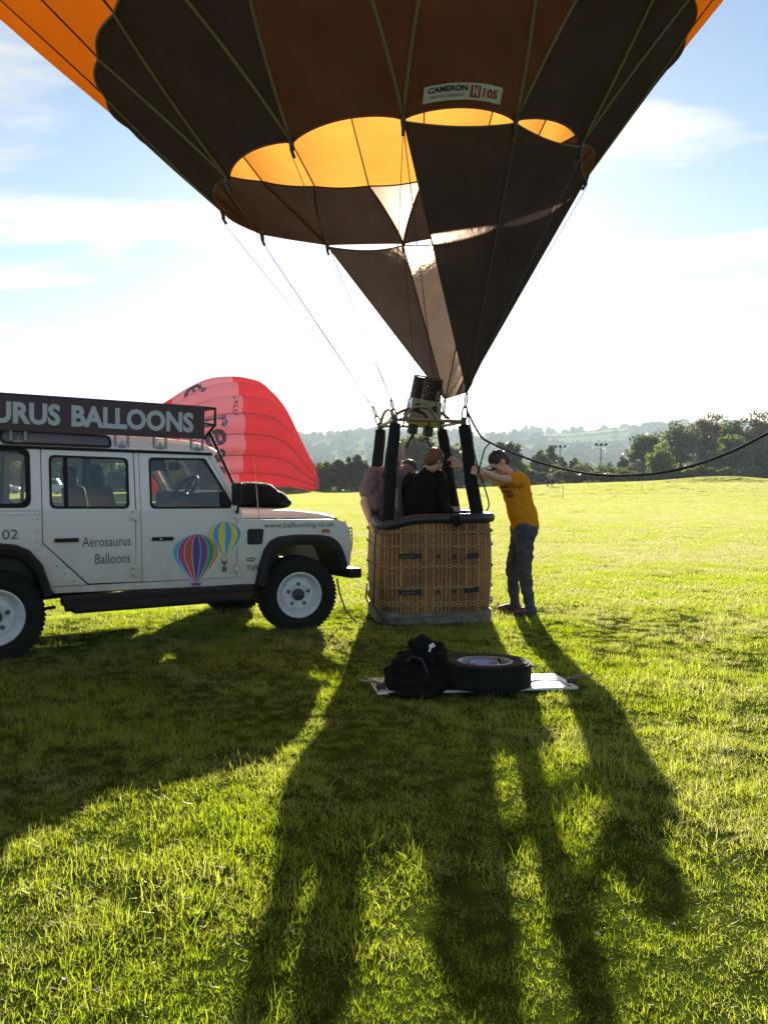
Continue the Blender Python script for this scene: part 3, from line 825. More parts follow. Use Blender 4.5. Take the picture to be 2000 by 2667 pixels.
def ring_out(poly, d):
    """loop grown by d about its middle"""
    cx = (min(p[0] for p in poly) + max(p[0] for p in poly)) / 2; cy = (min(p[1] for p in poly) + max(p[1] for p in poly)) / 2
    wx = (max(p[0] for p in poly) - min(p[0] for p in poly)) / 2; wy = (max(p[1] for p in poly) - min(p[1] for p in poly)) / 2
    return [(cx + (p[0] - cx) * (1 + d / wx), cy + (p[1] - cy) * (1 + d / wy)) for p in poly]
for s in (-1, 1):
    # dark carcass just behind the skin: seen only in the seams
    q = MB()
    f0 = side(s)
    q.plate([[(-2.50, .57), (-.66, .57), (-.66, 1.245), (-2.50, 1.245)]], lambda u, v, d: f0(u, v, d + .035), .02)
    for a, b in ((-2.445, -2.42), (-1.672, -1.598)):
        q.plate([[(a, 1.245), (b, 1.245), (b, 1.76), (a, 1.76)]], lambda u, v, d: f0(u, v, d + .035), .02)
    q.build("inner_frame", SEAL, truck)
    panel("rear_quarter_panel", [
        [[(-3.72, .62), (-3.72, WZ - .004), (-2.437, WZ - .004), (-2.434, .983), (-2.072, .622), (-2.34, .622)] + [p for p in reversed(arch_r)][0:] + [(-3.40, .56)]],
        [[(-3.72, WZ), (-3.72, 1.76), (-2.437, 1.76), (-2.437, WZ)], win_r]], s)
    rd = panel("rear_door", [
        [[(-2.429, WZ - .003), (-1.662, WZ - .003), (-1.656, .622), (-2.062, .630), (-2.426, .987)]],
        [[(-2.429, WZ - .003), (-2.429, 1.754), (-1.668, 1.754), (-1.662, WZ - .003)], win_rd]], s)
    panel("door_pillar", [[[(-1.656, .622), (-1.651, WZ), (-1.658, 1.76), (-1.620, 1.76), (-1.615, WZ), (-1.60, .622)]]], s)
    fd = panel("front_door", [
        [[(-1.594, .619), (-1.609, WZ - .003), (-.74, WZ - .003), (-.697, 1.155), (-.695, .609)]],
        [[(-1.609, WZ - .003), (-1.614, 1.754), (-.968, 1.754), (-.745, 1.36), (-.71, WZ - .003)], win_fd]], s)
    panel("sill_panel", [[[(-2.338, .564), (-2.345, .617), (-.50, .603), (-.505, .535)]]], s, out=-.006)
    panel("front_wing", [[[(-.688, .607), (-.690, 1.152), (.395, 1.140), (.44, 1.134), (.50, 1.115), (.555, 1.07), (.585, 1.02), (.600, .93), (.602, .85), (.584, .664)] + [p for p in reversed(arch_f)] + [(-.51, .600)]]], s)
    # wheel arch eyebrows
    for arch, c in ((arch_f, (0.02, .40)), (arch_r, (-2.80, .40))):
        def sc_(p, k):
            return (c[0] + (p[0] - c[0]) * k, c[1] + (p[1] - c[1]) * k)
        e = MB()
        rows = [[Vector((p[0], s * .815, p[1])) for p in arch], [Vector((*[sc_(p, .985)[0]], s * .875, sc_(p, .985)[1])) for p in arch],
                [Vector((sc_(p, .93)[0], s * .895, sc_(p, .93)[1])) for p in arch], [Vector((sc_(p, .845)[0], s * .885, sc_(p, .845)[1])) for p in arch],
                [Vector((sc_(p, .82)[0], s * .80, sc_(p, .82)[1])) for p in arch], [Vector((sc_(p, .86)[0], s * .45, sc_(p, .86)[1])) for p in arch]]
        e.grid(rows)
        e.build("wheel_arch", BLACK, truck, True)
    # window seals and panes
    for nm, win, par, dark in (("rear_side_window", win_r, truck, .028), ("rear_door_window", win_rd, rd, .010), ("front_door_window", win_fd, fd, .010)):
        sl = MB(); f1 = side(s)
        sl.plate([ring_out(win, dark), ring_out(win, -.008)], lambda u, v, d: f1(u, v, d - .005), .02)
        so = sl.build("window_seal", SEAL, par)
        pn = MB(); pn.plate([win], lambda u, v, d: f1(u, v, d + .012), .004)
        pn.build(nm, GLASS, par)
    bar = MB(); f2 = side(s)
    bar.plate([[(-2.254, 1.275), (-2.254, 1.70), (-2.222, 1.70), (-2.222, 1.275)]], lambda u, v, d: f2(u, v, d + .004), .014)
    bar.build("window_bar", SEAL, rd)
    for a, b, z, par in ((-2.338, -2.146, 1.003, rd), (-1.513, -1.320, .993, fd)):
        hnd = MB(); hnd.box(((a + b) / 2, s * .832, z), (b - a, .03, .032), bev=.006)
        hnd.build("door_handle", BLACK, par)
        if s < 0 and par is fd:
            lk = MB(); lk.lathe([(.001, .003), (.009, .003), (.009, 0)], 10, Matrix.Translation((-1.44, s * .848, z)) @ Matrix.Rotation(rad(90), 4, 'X'))
            lk.build("key_lock", STEEL, par)
    for (x, z, par) in ((-1.668, 1.205, rd), (-1.66, .712, rd), (-.70, 1.20, fd), (-.69, .698, fd)):
        hg = MB(); hg.box((x - .012, s * .828, z), (.055, .016, .088), bev=.004); hg.box((x + .034, s * .828, z), (.022, .016, .062), bev=.003)
        hg.tube([(x + .020, s * .838, z - .045), (x + .020, s * .838, z + .045)], .009, 8)
        hg.build("door_hinge", PAINT, par)
        for dz in (-.03, .03):
            bo = MB(); bo.box((x - .022, s * .837, z + dz), (.012, .006, .012)); bo.build("hinge_bolt", INK, par)
    vt = MB(); f3 = side(s)
    vt.plate([rpoly([(-.584, .916), (-.584, 1.064), (-.416, 1.062), (-.432, .914)], .025)], lambda u, v, d: f3(u, v, d - .012), .02)
    vo_ = vt.build("side_vent", BLACK, truck)
    for k in range(6):
        sl = MB(); sl.box((-.505, s * .835, .935 + k * .022), (.125, .006, .008)); sl.build("vent_slat", DARKMETAL, vo_)
    ind = MB(); ind.box((.284, s * .827, 1.028), (.09, .02, .036), bev=.008); ind.build("side_indicator", LENS, truck)
    # step bar
    st = MB()
    st.box((-1.43, s * .86, .50), (1.72, .12, .085), bev=.02); st.box((-1.42, s * .93, .435), (1.62, .14, .06), bev=.02)
    st.tube([(-2.28, s * .93, .455), (-.58, s * .93, .455)], .035, 10)
    st.build("side_step", BLACK, truck)
    ms = MB(); ms.box((-.745, s * .93, 1.395), (.05, .17, .21), bev=.02); ms.tube([(-.73, s * .93, 1.30), (-.705, s * .85, 1.22)], .012, 8)
    ms.build("door_mirror", BLACK, truck)
# rivets on the near rear quarter
for (x, z) in [(-2.47, 1.18), (-2.472, 1.075), (-2.474, .995), (-2.44, .965), (-2.46, .925), (-2.39, .86), (-2.315, .79), (-2.25, .72), (-2.18, .655)]:
    rv = MB(); rv.ball((x, -.820, z), (.006, .003, .006), nu=8, nv=4); rv.build("rivet", INK, truck)
# swage line on the rear quarter
sw = MB(); sw.box((-3.08, -.822, 1.222), (1.27, .008, .012), bev=.003); sw.build("swage_line", PAINT, truck)
# gutter, roof, alpine lights
def rail_z(x):
    return 1.765
gt = MB()
for s in (-1, 1):
    gt.tube([(-3.72, s * .775, 1.767), (-.93, s * .775, 1.763)], .013, 8)
gt.build("roof_gutter", SEAL, truck)
rows = []
for x, zt, inset in [(-3.74, 1.89, .0), (-3.6, 1.92, 0), (-1.5, 1.92, 0), (-1.1, 1.895, 0), (-.95, 1.868, 0), (-.88, 1.83, 0), (-.845, 1.79, .0), (-.835, 1.765, 0)]:
    k = (zt - 1.765) / .155
    prof = [(.768, 0), (.755, .02), (.735, .075), (.705, .115), (.62, .140), (.45, .152), (.2, .155)]
    rows.append([Vector((x, -y, 1.768 + z * max(k, 0.02))) for y, z in prof] + [Vector((x, y, 1.768 + z * max(k, 0.02))) for y, z in reversed(prof)])
rf = MB(); rf.grid(rows); rf.build("roof", PAINT, truck, True, 60)
for s in (-1, 1):
    for a, b in ((-3.62, -2.80), (-2.72, -1.865)):
        al = MB()
        def fa(u, v, d):
            return Vector((u, s * (.762 - (v - 1.79) * .55 - d), v + d * .3))
        lp = rpoly([(a, 1.808), (a, 1.895), (b, 1.885), (b, 1.808)], .04)
        al.plate([ring_out(lp, .018), lp], lambda u, v, d: fa(u, v, d - .014), .012)
        w = al.build("roof_side_window", SEAL, truck)
        pg = MB(); pg.plate([lp], lambda u, v, d: fa(u, v, d - .008), .006); pg.build("pane", mat("tinted_pane", (.10, .13, .16), .12), w)
# rear face, floor, bulkhead, scuttle
rr = MB(); rr.plate([[(-.80, .60), (.80, .60), (.80, 1.25), (.768, 1.76), (-.768, 1.76), (-.80, 1.25)], [(-.62, 1.30), (-.60, 1.70), (.60, 1.70), (.62, 1.30)]], lambda u, v, d: Vector((-3.72 + d, u, v)), .03)
rr.build("rear_end", PAINT, truck)
rg = MB(); rg.plate([[(-.62, 1.30), (-.60, 1.70), (.60, 1.70), (.62, 1.30)]], lambda u, v, d: Vector((-3.705 + d, u, v)), .004); rg.build("rear_window", GLASS, truck)
fl = MB(); fl.box((-2.2, 0, .66), (3.0, 1.56, .04)); fl.box((-.68, 0, .95), (.04, 1.56, .60)); fl.box((-3.1, .56, .83), (1.2, .44, .34)); fl.box((-3.1, -.56, .83), (1.2, .44, .34))
fl.build("cabin_floor", INTER, truck)
ds = MB(); ds.box((-.80, 0, 1.27), (.22, 1.50, .30), bev=.04); ds.box((-.93, -.40, 1.36), (.12, .42, .10), bev=.03)
ds.build("dashboard", INTER, truck)
sct = MB(); sct.plate([[(-.70, 1.14), (-.63, 1.14), (-.63, 1.25), (-.70, 1.30)]], lambda u, v, d: Vector((u, -.79 + d, v)), 1.58); sct.build("scuttle", PAINT, truck)
# windscreen
wsf = MB()
b0 = Vector((-.69, 0, 1.30)); t0_ = Vector((-.95, 0, 1.755)); ax = (t0_ - b0).normalized(); L_ = (t0_ - b0).length
def fws(u, v, d):
    k = v / L_
    return b0 + ax * v + Vector((0, u * (1 - .05 * k), 0)) + Vector((-ax.z, 0, ax.x)) * -d
wsf.plate([[(-.78, 0), (.78, 0), (.775, L_), (-.775, L_)], rpoly([(-.71, .06), (-.03, .06), (-.03, L_ - .05), (-.71, L_ - .05)], .04), rpoly([(.03, .06), (.71, .06), (.71, L_ - .05), (.03, L_ - .05)], .04)], fws, .045)
ws = wsf.build("windscreen_frame", PAINT, truck)
wg = MB(); wg.plate([[(-.72, .05), (.72, .05), (.72, L_ - .04), (-.72, L_ - .04)]], lambda u, v, d: fws(u, v, d + .02), .004); wg.build("windscreen", GLASS, ws)
for y in (-.45, .25):
    wp = MB(); wp.tube([fws(y, .03, -.02), fws(y + .25, .10, -.025), fws(y + .42, .12, -.02)], .006, 6); wp.build("wiper", BLACK, ws)
# steering wheel, seats, mirror, visor
sw_ = empty("steering_wheel", (0, 0, 0), truck)
Ms = Matrix.Translation((-1.06, -.40, 1.40)) @ Matrix.Rotation(rad(-52), 4, 'Y')
rm = MB(); rm.tube([Ms @ Vector((.20 * math.cos(a), .20 * math.sin(a), 0)) for a in np.linspace(0, 2 * math.pi, 28)[:-1]], .016, 8, True); rm.build("rim", BLACK, sw_, True)
sp_ = MB()
for a in (0, 2.1, 4.2):
    sp_.tube([Ms @ Vector((0, 0, -.02)), Ms @ Vector((.19 * math.cos(a), .19 * math.sin(a), 0))], .012, 6)
sp_.tube([Ms @ Vector((0, 0, -.03)), Vector((-.86, -.40, 1.25))], .03, 8); sp_.build("spokes", BLACK, sw_, True)
def seat(x, y, w, hh=1.0):
    o = empty("seat", (x, y, 0), truck)
    b = MB(); b.box((0, 0, .93), (.48, w, .16), bev=.05); b.build("cushion", INTER, o, True)
    b = MB(); Rm = Matrix.Rotation(rad(-12), 3, 'Y'); b.box((-.29, 0, 1.20), (.13, w, .52), Rm, bev=.05); b.build("backrest", INTER, o, True)
    b = MB(); b.box((-.37, 0, 1.55), (.09, .27, .20), Rm, bev=.04); b.tube([(-.345, .05, 1.40), (-.365, .05, 1.5)], .008, 6); b.tube([(-.345, -.05, 1.40), (-.365, -.05, 1.5)], .008, 6); b.build("headrest", INTER, o, True)
seat(-1.52, -.42, .48); seat(-1.52, .42, .48)
seat(-2.45, -.45, .5); seat(-2.45, .45, .5)
rvm = MB(); rvm.box((-.98, .02, 1.66), (.04, .24, .075), bev=.018); rvm.tube([(-.98, 0, 1.68), (-.95, 0, 1.74)], .008, 6); rvm.build("rear_view_mirror", BLACK, truck)
vs_ = MB(); vs_.box((-1.02, .38, 1.68), (.03, .42, .13), Matrix.Rotation(rad(-20), 3, 'Y'), bev=.01); vs_.build("sun_visor", INTER, truck)
# bonnet, wing tops, nose
rows = []
for x, zc_, zs in [(-.64, 1.252, 1.158), (-.3, 1.25, 1.156), (.10, 1.240, 1.154), (.35, 1.216, 1.150), (.48, 1.196, 1.146), (.535, 1.170, 1.142), (.56, 1.14, 1.13), (.57, 1.09, 1.09)]:
    prof = [(.62, zs), (.60, zs + (zc_ - zs) * .35), (.56, zs + (zc_ - zs) * .75), (.45, zs + (zc_ - zs) * .92), (.2, zc_), ]
    rows.append([Vector((x, -y, z)) for y, z in prof] + [Vector((x, y, z)) for y, z in reversed(prof)])
bn = MB(); bn.grid(rows); bn.build("bonnet", PAINT, truck, True, 50)
for s in (-1, 1):
    wt = MB()
    rows = [[Vector((x, s * y, z)) for y, z in ((.632, z0 - .002), (.74, z0), (.80, z0 - .004), (.8185, z0 - .022))] for x, z0 in ((-.69, 1.155), (.39, 1.142), (.44, 1.136), (.50, 1.117), (.555, 1.072), (.585, 1.022), (.598, .93))]
    wt.grid(rows); wt.build("wing_top", PAINT, truck, True, 60)
    sg = MB(); sg.box((-.05, s * .626, 1.146), (1.18, .008, .012)); sg.build("bonnet_seam", SEAL, truck)
ns = MB(); ns.plate([[(-.80, .66), (.80, .66), (.80, 1.05), (.74, 1.12), (.62, 1.09), (-.62, 1.09), (-.74, 1.12), (-.80, 1.05)]], lambda u, v, d: Vector((.575 - d, u, v)), .03)
nose = ns.build("front_panel", PAINT, truck)
for k in range(9):
    b = MB(); b.box((.585, 0, .72 + k * .038), (.02, .82, .014)); b.build("grille_slat", BLACK, nose)
for s in (-1, 1):
    hl = MB(); hl.lathe([(.001, .03), (.05, .028), (.085, .015), (.09, 0)], 20, Matrix.Translation((.577, s * .62, .93)) @ Matrix.Rotation(rad(90), 4, 'Y'))
    h_ = hl.build("headlight", glass("lamp_glass", (.9, .9, .9), .25), truck, True)
    gd = MB()
    for i in range(6):
        y = s * (.50 + .048 * i)
        gd.tube([(.578, y, .80), (.655, y, .81), (.665, y, .93), (.655, y, 1.04), (.578, y, 1.05)], .0055, 5)
    for i in range(7):
        z = .81 + .04 * i
        gd.tube([(.578, s * .49, z), (.655, s * .50, z), (.66, s * .62, z), (.655, s * .74, z), (.578, s * .75, z)], .0055, 5)
    gd.build("lamp_guard", DARKMETAL, h_)
bp_ = MB(); bp_.box((.655, 0, .580), (.14, 1.66, .10), bev=.008); bp_.box((.55, .35, .56), (.12, .08, .08)); bp_.box((.55, -.35, .56), (.12, .08, .08)); bp_.build("front_bumper", BLACK, truck)
# chassis and running gear
ch = MB()
for s in (-1, 1):
    ch.box((-1.5, s * .36, .60), (4.2, .09, .13))
for x in (0, -2.794):
    ch.tube([(x, -.70, .40), (x, .70, .40)], .055, 10); ch.ball((x, .15 if x == 0 else 0, .40), (.16, .16, .15))
ch.tube([(-.1, .12, .42), (-1.2, 0, .50), (-2.7, 0, .42)], .04, 8); ch.box((-1.1, 0, .52), (.8, .5, .2), bev=.05)
ch.box((-2.75, -.30, .48), (.7, .35, .22), bev=.06)
ch.tube([(-2.31, -.75, .44), (-2.55, -.70, .41)], .016, 6)
ch.build("chassis", DARKMETAL, truck)
def wheel_parts(parent, R, Wd, rim_r, mrim, lugs=5, tread=58, hubcol=None):
    """tyre, rim, hub about local z (outer face at +z)"""
    hw = Wd / 2
    prof = [(rim_r - .01, -hw * .8), (rim_r + .03, -hw * .98), (R - .06, -hw), (R - .015, -hw * .86), (R, -hw * .6), (R, hw * .6), (R - .015, hw * .86), (R - .06, hw), (rim_r + .03, hw * .98), (rim_r - .01, hw * .8)]
    t_ = MB(); t_.lathe(prof, 48)
    for k in range(tread):
        a = 2 * math.pi * k / tread
        for zz, wz in ((-.62, .5), (0, .45), (.62, .5)):
            aa = a + (.5 * math.pi / tread if zz == 0 else 0)
            Rm = Matrix.Rotation(aa, 3, 'Z')
            t_.box(Rm @ Vector((R - .0065, 0, zz * hw)), (.016, 2 * math.pi * R / tread * .66, wz * hw), Rm)
        Rm = Matrix.Rotation(a, 3, 'Z')
        t_.box(Rm @ Vector((R - .035, 0, hw * .90)), (.03, 2 * math.pi * R / tread * .5, .012), Rm)
    t_.build("tyre", RUBBER, parent, True, 30)
    d = hw
    pr = [(rim_r + .006, d * .80), (rim_r + .010, d * .90), (rim_r - .004, d * .93), (rim_r - .016, d * .84), (rim_r - .026, d * .45), (rim_r - .045, d * .30), (rim_r - .060, d * .42), (rim_r * .60, d * .52), (rim_r * .42, d * .50), (rim_r * .30, d * .42), (.001, d * .42)]
    rmb = MB(); rmb.lathe(pr, 40); rmb.lathe([(rim_r, -d * .8), (rim_r - .03, -d * .5), (rim_r - .03, d * .45)], 40)
    rim = rmb.build("rim", mrim, parent, True, 50)
    hb = MB(); hb.lathe([(rim_r * .27, d * .42), (rim_r * .26, d * .72), (rim_r * .18, d * .80), (.001, d * .82)], 18); hb.build("hub", hubcol or DARKMETAL, parent, True)
    for k in range(lugs):
        a = 2 * math.pi * (k + .25) / lugs
        nb = MB(); nb.lathe([(.022, d * .49), (.020, d * .57), (.011, d * .62), (.001, d * .62)], 6, Matrix.Translation((rim_r * .49 * math.cos(a), rim_r * .49 * math.sin(a), 0))); nb.build("lug_nut", INK, parent)
def wheel(x, y, steer=0.0):
    o = empty("wheel", (x, y, .400), truck)
    o.rotation_mode = 'XYZ'
    sgn = -1 if y < 0 else 1
    Mx = Matrix.Rotation(steer, 4, 'Z') @ Matrix.Rotation(rad(-90 * sgn), 4, 'X')
    o.rotation_euler = Mx.to_euler()
    wheel_parts(o, .383, .235, .218, STEEL)
wheel(0, -.745, rad(-14)); wheel(0, .745, rad(-14)); wheel(-2.794, -.745); wheel(-2.794, .745)
# roof rack and its lettered board
rk = empty("roof_rack", (0, 0, 0), truck)
for s in (-1, 1):
    b = MB(); b.plate([[(-3.72, 1.895), (-1.0, 1.897), (-.993, 1.90), (-.993, 2.190), (-3.72, 2.180)]], lambda u, v, d: Vector((u, s * (.752 - d), v)), .02)
    b.build("name_board", SIGNM, rk)
    t_ = MB(); t_.tube([(-.995, s * .745, 2.190), (-.885, s * .745, 2.192), (-.885, s * .745, 2.035), (-1.0, s * .745, 1.90)], .013, 8); t_.tube([(-.997, s * .745, 2.045), (-.885, s * .745, 2.035)], .010, 8)
    t_.build("end_frame", BLACK, rk)
    t_ = MB(); t_.tube([(-3.72, s * .745, 2.188), (-.995, s * .745, 2.196)], .008, 6); t_.build("top_rail", mat("purple_rail", (.05, .03, .12), .4), rk)
    t_ = MB(); t_.tube([(-.944, s * .745, 1.976), (-.684, s * .760, 1.447)], .016, 8); t_.build("rack_stay", BLACK, rk)
    for x in (-3.3, -2.6, -1.757, -1.414, -1.064):
        t_ = MB(); t_.box((x - .055, s * .742, 1.845), (.018, .02, .12)); t_.box((x + .055, s * .742, 1.845), (.018, .02, .12)); t_.box((x, s * .748, 1.805), (.07, .03, .03), bev=.006)
        t_.tube([(x, s * .75, 1.80), (x, s * .75, 1.85)], .007, 6); t_.build("rack_bracket", mat("galvanised", (.28, .29, .30), .5, .4), rk)
for x in (-.885, -1.4, -1.9, -2.4, -2.9, -3.4):
    t_ = MB(); t_.tube([(x, -.735, 2.035 if x > -1 else 1.965), (x, .735, 2.035 if x > -1 else 1.965)], .012, 8); t_.build("cross_bar", BLACK, rk)
t_ = MB(); t_.tube([(-.885, -.735, 2.19), (-.885, .735, 2.19)], .012, 8); t_.build("cross_bar", BLACK, rk)
# lettering and pictures on the near flank
def flank_text(s_, x0, z0, h, w=None, m=None, bold=0.0, y=.8235, parent=None, name="lettering", shear=0.0):
    v, f = text2d(s_, h, w, bold)
    b = MB(); b.add([Vector((x0 + p[0] + shear * p[1], -y, z0 + p[1])) for p in v], f)
    return b.build(name, m or INK, parent or truck)
flank_text("BALLOONS", -2.183, 1.952, .184, 1.083, LETTER, .040, .7535, rk)
flank_text("AEROSAURUS", -3.60, 1.952, .180, 1.328, LETTER, .040, .7535, rk)
flank_text("Aerosaurus", -2.112, .940, .086, .41); flank_text("Balloons", -2.006, .792, .086, .303)
flank_text("www.ballooning.co.uk", -.412, 1.054, .066, .80, bold=.008); flank_text("02", -2.736, 1.021, .078, .118)
flank_text("Td5", -.602, .668, .050, .125, INK, .02, shear=.25)
ob_ = MB(); ob_.lathe([(.050, 0), (.001, 0)], 20, Matrix.Translation((-.546, -.8235, .772)) @ Matrix.Scale(.42, 4, (0, 0, 1)) @ Matrix.Rotation(rad(90), 4, 'X')); ob_.build("oval_badge", mat("badge_green", (.10, .13, .05), .4), truck)
bl_ = MB(); bl_.box((-.546, -.8255, .772), (.062, .002, .010)); bl_.build("badge_bar", mat("badge_pale", (.5, .5, .4), .5), truck)
def balloon_print(cx, ztop, zbot, hw, cols, basket, y):
    n = len(cols); Ht = ztop - zbot
    def half(t):                         # half width at t = 0 (top) .. 1 (mouth)
        return hw * float(catmull([0, .04, .12, .25, .38, .5, .65, .8, .92, 1], [0, .36, .66, .93, 1.0, .95, .76, .50, .29, .20], min(max(t, 0), 1))[0])
    base = MB(); loop = [(cx - half(t) * 1.03, ztop - Ht * t) for t in np.linspace(0, 1, 40)] + [(cx + half(t) * 1.03, ztop - Ht * t) for t in np.linspace(1, 0, 40)]
    base.plate([loop[1:-1]], lambda u, v, d: Vector((u, -y + d, v)), .001)
    base.build("balloon_picture", mat("print_white", (.72, .73, .72), .5), truck)
    for i, c in enumerate(cols):
        a0 = math.sin(math.pi * (i / n - .5)) ; a1 = math.sin(math.pi * ((i + 1) / n - .5))
        g = MB(); ts = np.linspace(.012, 1, 34)
        gap = .010 * hw / .2
        g.grid([[Vector((cx + half(t) * a0 + gap * .25, -y - .0012, ztop - Ht * t)), Vector((cx + half(t) * a1 - gap * .25, -y - .0012, ztop - Ht * t))] for t in ts])
        g.build("picture_stripe", mat("print_%d" % (i % 9), c, .5, var=.03), truck)
    if basket:
        g = MB(); g.plate([[(cx - hw * .22, zbot - .006), (cx + hw * .22, zbot - .006), (cx + hw * .16, zbot - .03), (cx - hw * .16, zbot - .03)]], lambda u, v, d: Vector((u, -y - .001 + d, v)), .001)
        g.build("picture_basket", mat("print_purple", (.13, .04, .20), .5), truck)
BY = (.70, .58, .05); BB = (.05, .32, .62)
balloon_print(-.815, 1.143, .815, .174, [BB, BY, BB, BY, BB, BY, BB, BY], False, .8240)
mp_ = MB()
f_y = -.8255
mp_.plate([[(-.86, .812), (-.78, .812), (-.785, .798), (-.855, .798)]], lambda u, v, d: Vector((u, f_y + d, v)), .001)
mp_.build("picture_band", mat("print_yellow", BY, .5), truck)
mp_ = MB()
for pth in ([(-.848, .785), (-.822, .735)], [(-.792, .785), (-.818, .735)], [(-.845, .76), (-.795, .70)], [(-.795, .76), (-.845, .70)]):
    mp_.tube([(p[0], f_y, p[1]) for p in pth], .004, 5)
mp_.box((-.82, f_y, .690), (.045, .002, .040)); mp_.ball((-.82, f_y, .755), (.012, .002, .012), nu=8, nv=5)
mp_.build("picture_crew", INK, truck)
balloon_print(-1.098, 1.033, .585, .232, [(.30, .42, .08), (.04, .36, .58), (.36, .05, .22), (.50, .08, .05), (.05, .05, .24), (.16, .05, .24), (.03, .26, .10), (.62, .20, .04), (.55, .58, .10)], True, .8245)
# whip aerial, tow rope, bag on the bonnet
ar = MB(); ar.tube([(-.395, -.70, 1.145), (-.405, -.70, 1.20), (-.43, -.70, 1.45), (-.46, -.70, 1.75)], [.009, .005, .003, .002], 6); ar.build("aerial", mat("aerial_grey", (.4, .4, .38), .4, .5), truck)
tr_w = truck.rotation_euler.to_matrix()
def tw(x, y, z):
    return tr_w @ Vector((x, y, z)) + truck.location
bagm = MB()
def bl(x, y, z, r):
    bagm.ball(tw(x, y, z), r, M=tr_w)
bl(-.20, .12, 1.36, (.17, .26, .145)); bl(.02, .12, 1.37, (.20, .27, .15)); bl(.16, .13, 1.335, (.17, .24, .11)); bl(.27, .14, 1.29, (.13, .20, .06)); bl(-.10, .10, 1.43, (.18, .22, .09))
bag_cloth = mat("black_cloth", (.006, .006, .0065), .85, var=.4, vscale=8, bump=.5, bscale=18, spec=.15)
tag(baked("equipment_bag", bagm, bag_cloth, None, .02, 4, .03, .12), "black cloth bag slumped on the truck bonnet before the windscreen", "bag")
rp = MB(); p0 = tw(.60, -.55, .50)
rp.tube([p0, p0 + Vector((.03, -.03, -.16)), p0 + Vector((.10, -.06, -.34)), p0 + Vector((.20, -.10, -.44)), p0 + Vector((.30, -.16, -.478))], .010, 6)
tag(rp.build("tow_rope", mat("rope_grey", (.20, .19, .16), .9), None, True), "short grey rope hanging from the truck bumper to the grass", "rope")
# ------------------------------------------------------------------ the standing balloon: envelope, scoop, burner, basket
ORANGE = fabric("orange_nylon", (.66, .15, .016), (1.0, .50, .09), var=.06, vscale=1.2, bump=.35, bscale=1.2, stretch=(2.2, 2.2, .5), mixf=.5)
BROWN = fabric("brown_nomex", (.058, .054, .052), (.062, .043, .030), fwd=(.45, .34, .26), fwd_w=.0008, fwd_rough=.85, var=.18, vscale=2, bump=.6, bscale=2.4, stretch=(1.6, 1.6, .5))
CHARCOAL = fabric("charcoal_nomex", (.066, .064, .064), (.019, .017, .017), fwd=None, fwd_w=.0, fwd_rough=.85, var=.18, vscale=2, bump=.6, bscale=2.4, stretch=(1.6, 1.6, .5))
BROWN_SUNLIT = fabric("brown_nomex_sunlit", (.060, .052, .048), (.105, .076, .060), fwd=(.60, .47, .38), fwd_w=.003, fwd_rough=.85, var=.15, vscale=3, bump=.3, bscale=3.0)  # same nomex near the sun: light coming through is put into its colour
SCOOP = fabric("scoop_nomex", (.074, .072, .072), (.020, .016, .015), fwd=(.66, .48, .40), fwd_w=.007, fwd_rough=.85, var=.15, vscale=3, bump=.55, bscale=4.5, stretch=(1, 1, .35))
SCOOP_SUNLIT = fabric("scoop_nomex_sunlit", (.075, .062, .055), (.085, .060, .048), fwd=(.85, .66, .52), fwd_w=.022, fwd_rough=.88, var=.15, vscale=3, bump=.55, bscale=4.5, stretch=(1, 1, .35))  # same cloth as the scoop, sun glow painted in by paler colours
TAPE = mat("olive_webbing", (.17, .14, .05), .8)
TAPE_DK = mat("dark_seam_tape", (.05, .03, .015), .8)
WIRE = mat("wire_grey", (.10, .10, .10), .6)
RC = Vector((.2125, 9.2, 4.6721)); R0 = 2.0031; RTX, RTY, RPH = .0849, .0162, .4996
axn = Vector((-.092, -.005, 1)).normalized()
e1 = Vector((0, 1, 0)).cross(axn).normalized(); e2 = axn.cross(e1)
PR = np.array([(2.0031, 0), (3.075, 1.19), (4.75, 3.02), (6.5, 5.25), (7.85, 7.8), (8.55, 10.4), (8.4, 12.8), (7.4, 14.9), (5.5, 16.5), (3.0, 17.5), (.05, 17.9)])
SS = np.concatenate([[0], np.cumsum(np.hypot(np.diff(PR[:, 0]), np.diff(PR[:, 1])))])
SB = 1.6
def rim_corner(k):
    a = RPH + k * math.pi / 6
    x, y = -math.cos(a) * R0, -math.sin(a) * R0
    return RC + Vector((x, y, RTX * x + RTY * y))
def env(phi, s, bulge=0.0):
    """surface point; phi as for the rim corners (0 = left, 90 deg = towards the camera)"""
    r = float(catmull(SS, PR[:, 0], s)[0]) + bulge; z = float(catmull(SS, PR[:, 1], s)[0])
    c, n = -math.cos(phi), -math.sin(phi)
    p = RC + e1 * (r * c) + e2 * (r * n) + axn * z
    if s < .8:                                        # ease from the slightly different tilt of the rim
        x, y = c * R0, n * R0
        q = RTX * x + RTY * y - (e1 * (R0 * c) + e2 * (R0 * n)).z
        p = p + Vector((0, 0, q * (1 - s / .8)))
    return p
balloon = empty("hot_air_balloon", (RC.x, RC.y, 0))
tag(balloon, "standing orange balloon with a dark brown mouth held over the basket", "balloon")
def bchild(mb, name, m, smooth=True, angle=180, parent=None):
    par = parent or balloon
    off = balloon.location
    mb.v = [tuple(Vector(p) - off) for p in mb.v]
    return mb.build(name, m, par, smooth, angle)
HB = rad(7.5)
def rim_s(t):
    """height of the scalloped rim between two corners, t = 0..1"""
    return .065 * (4 * t * (1 - t)) ** .8
def seam_phi(k, side_, s):
    """the two seams that leave corner k spread until they run along the gores"""
    return RPH + k * math.pi / 6 + side_ * HB * min(1.0, max(s, 0) / SB)
srow = np.linspace(0, 1, 14)
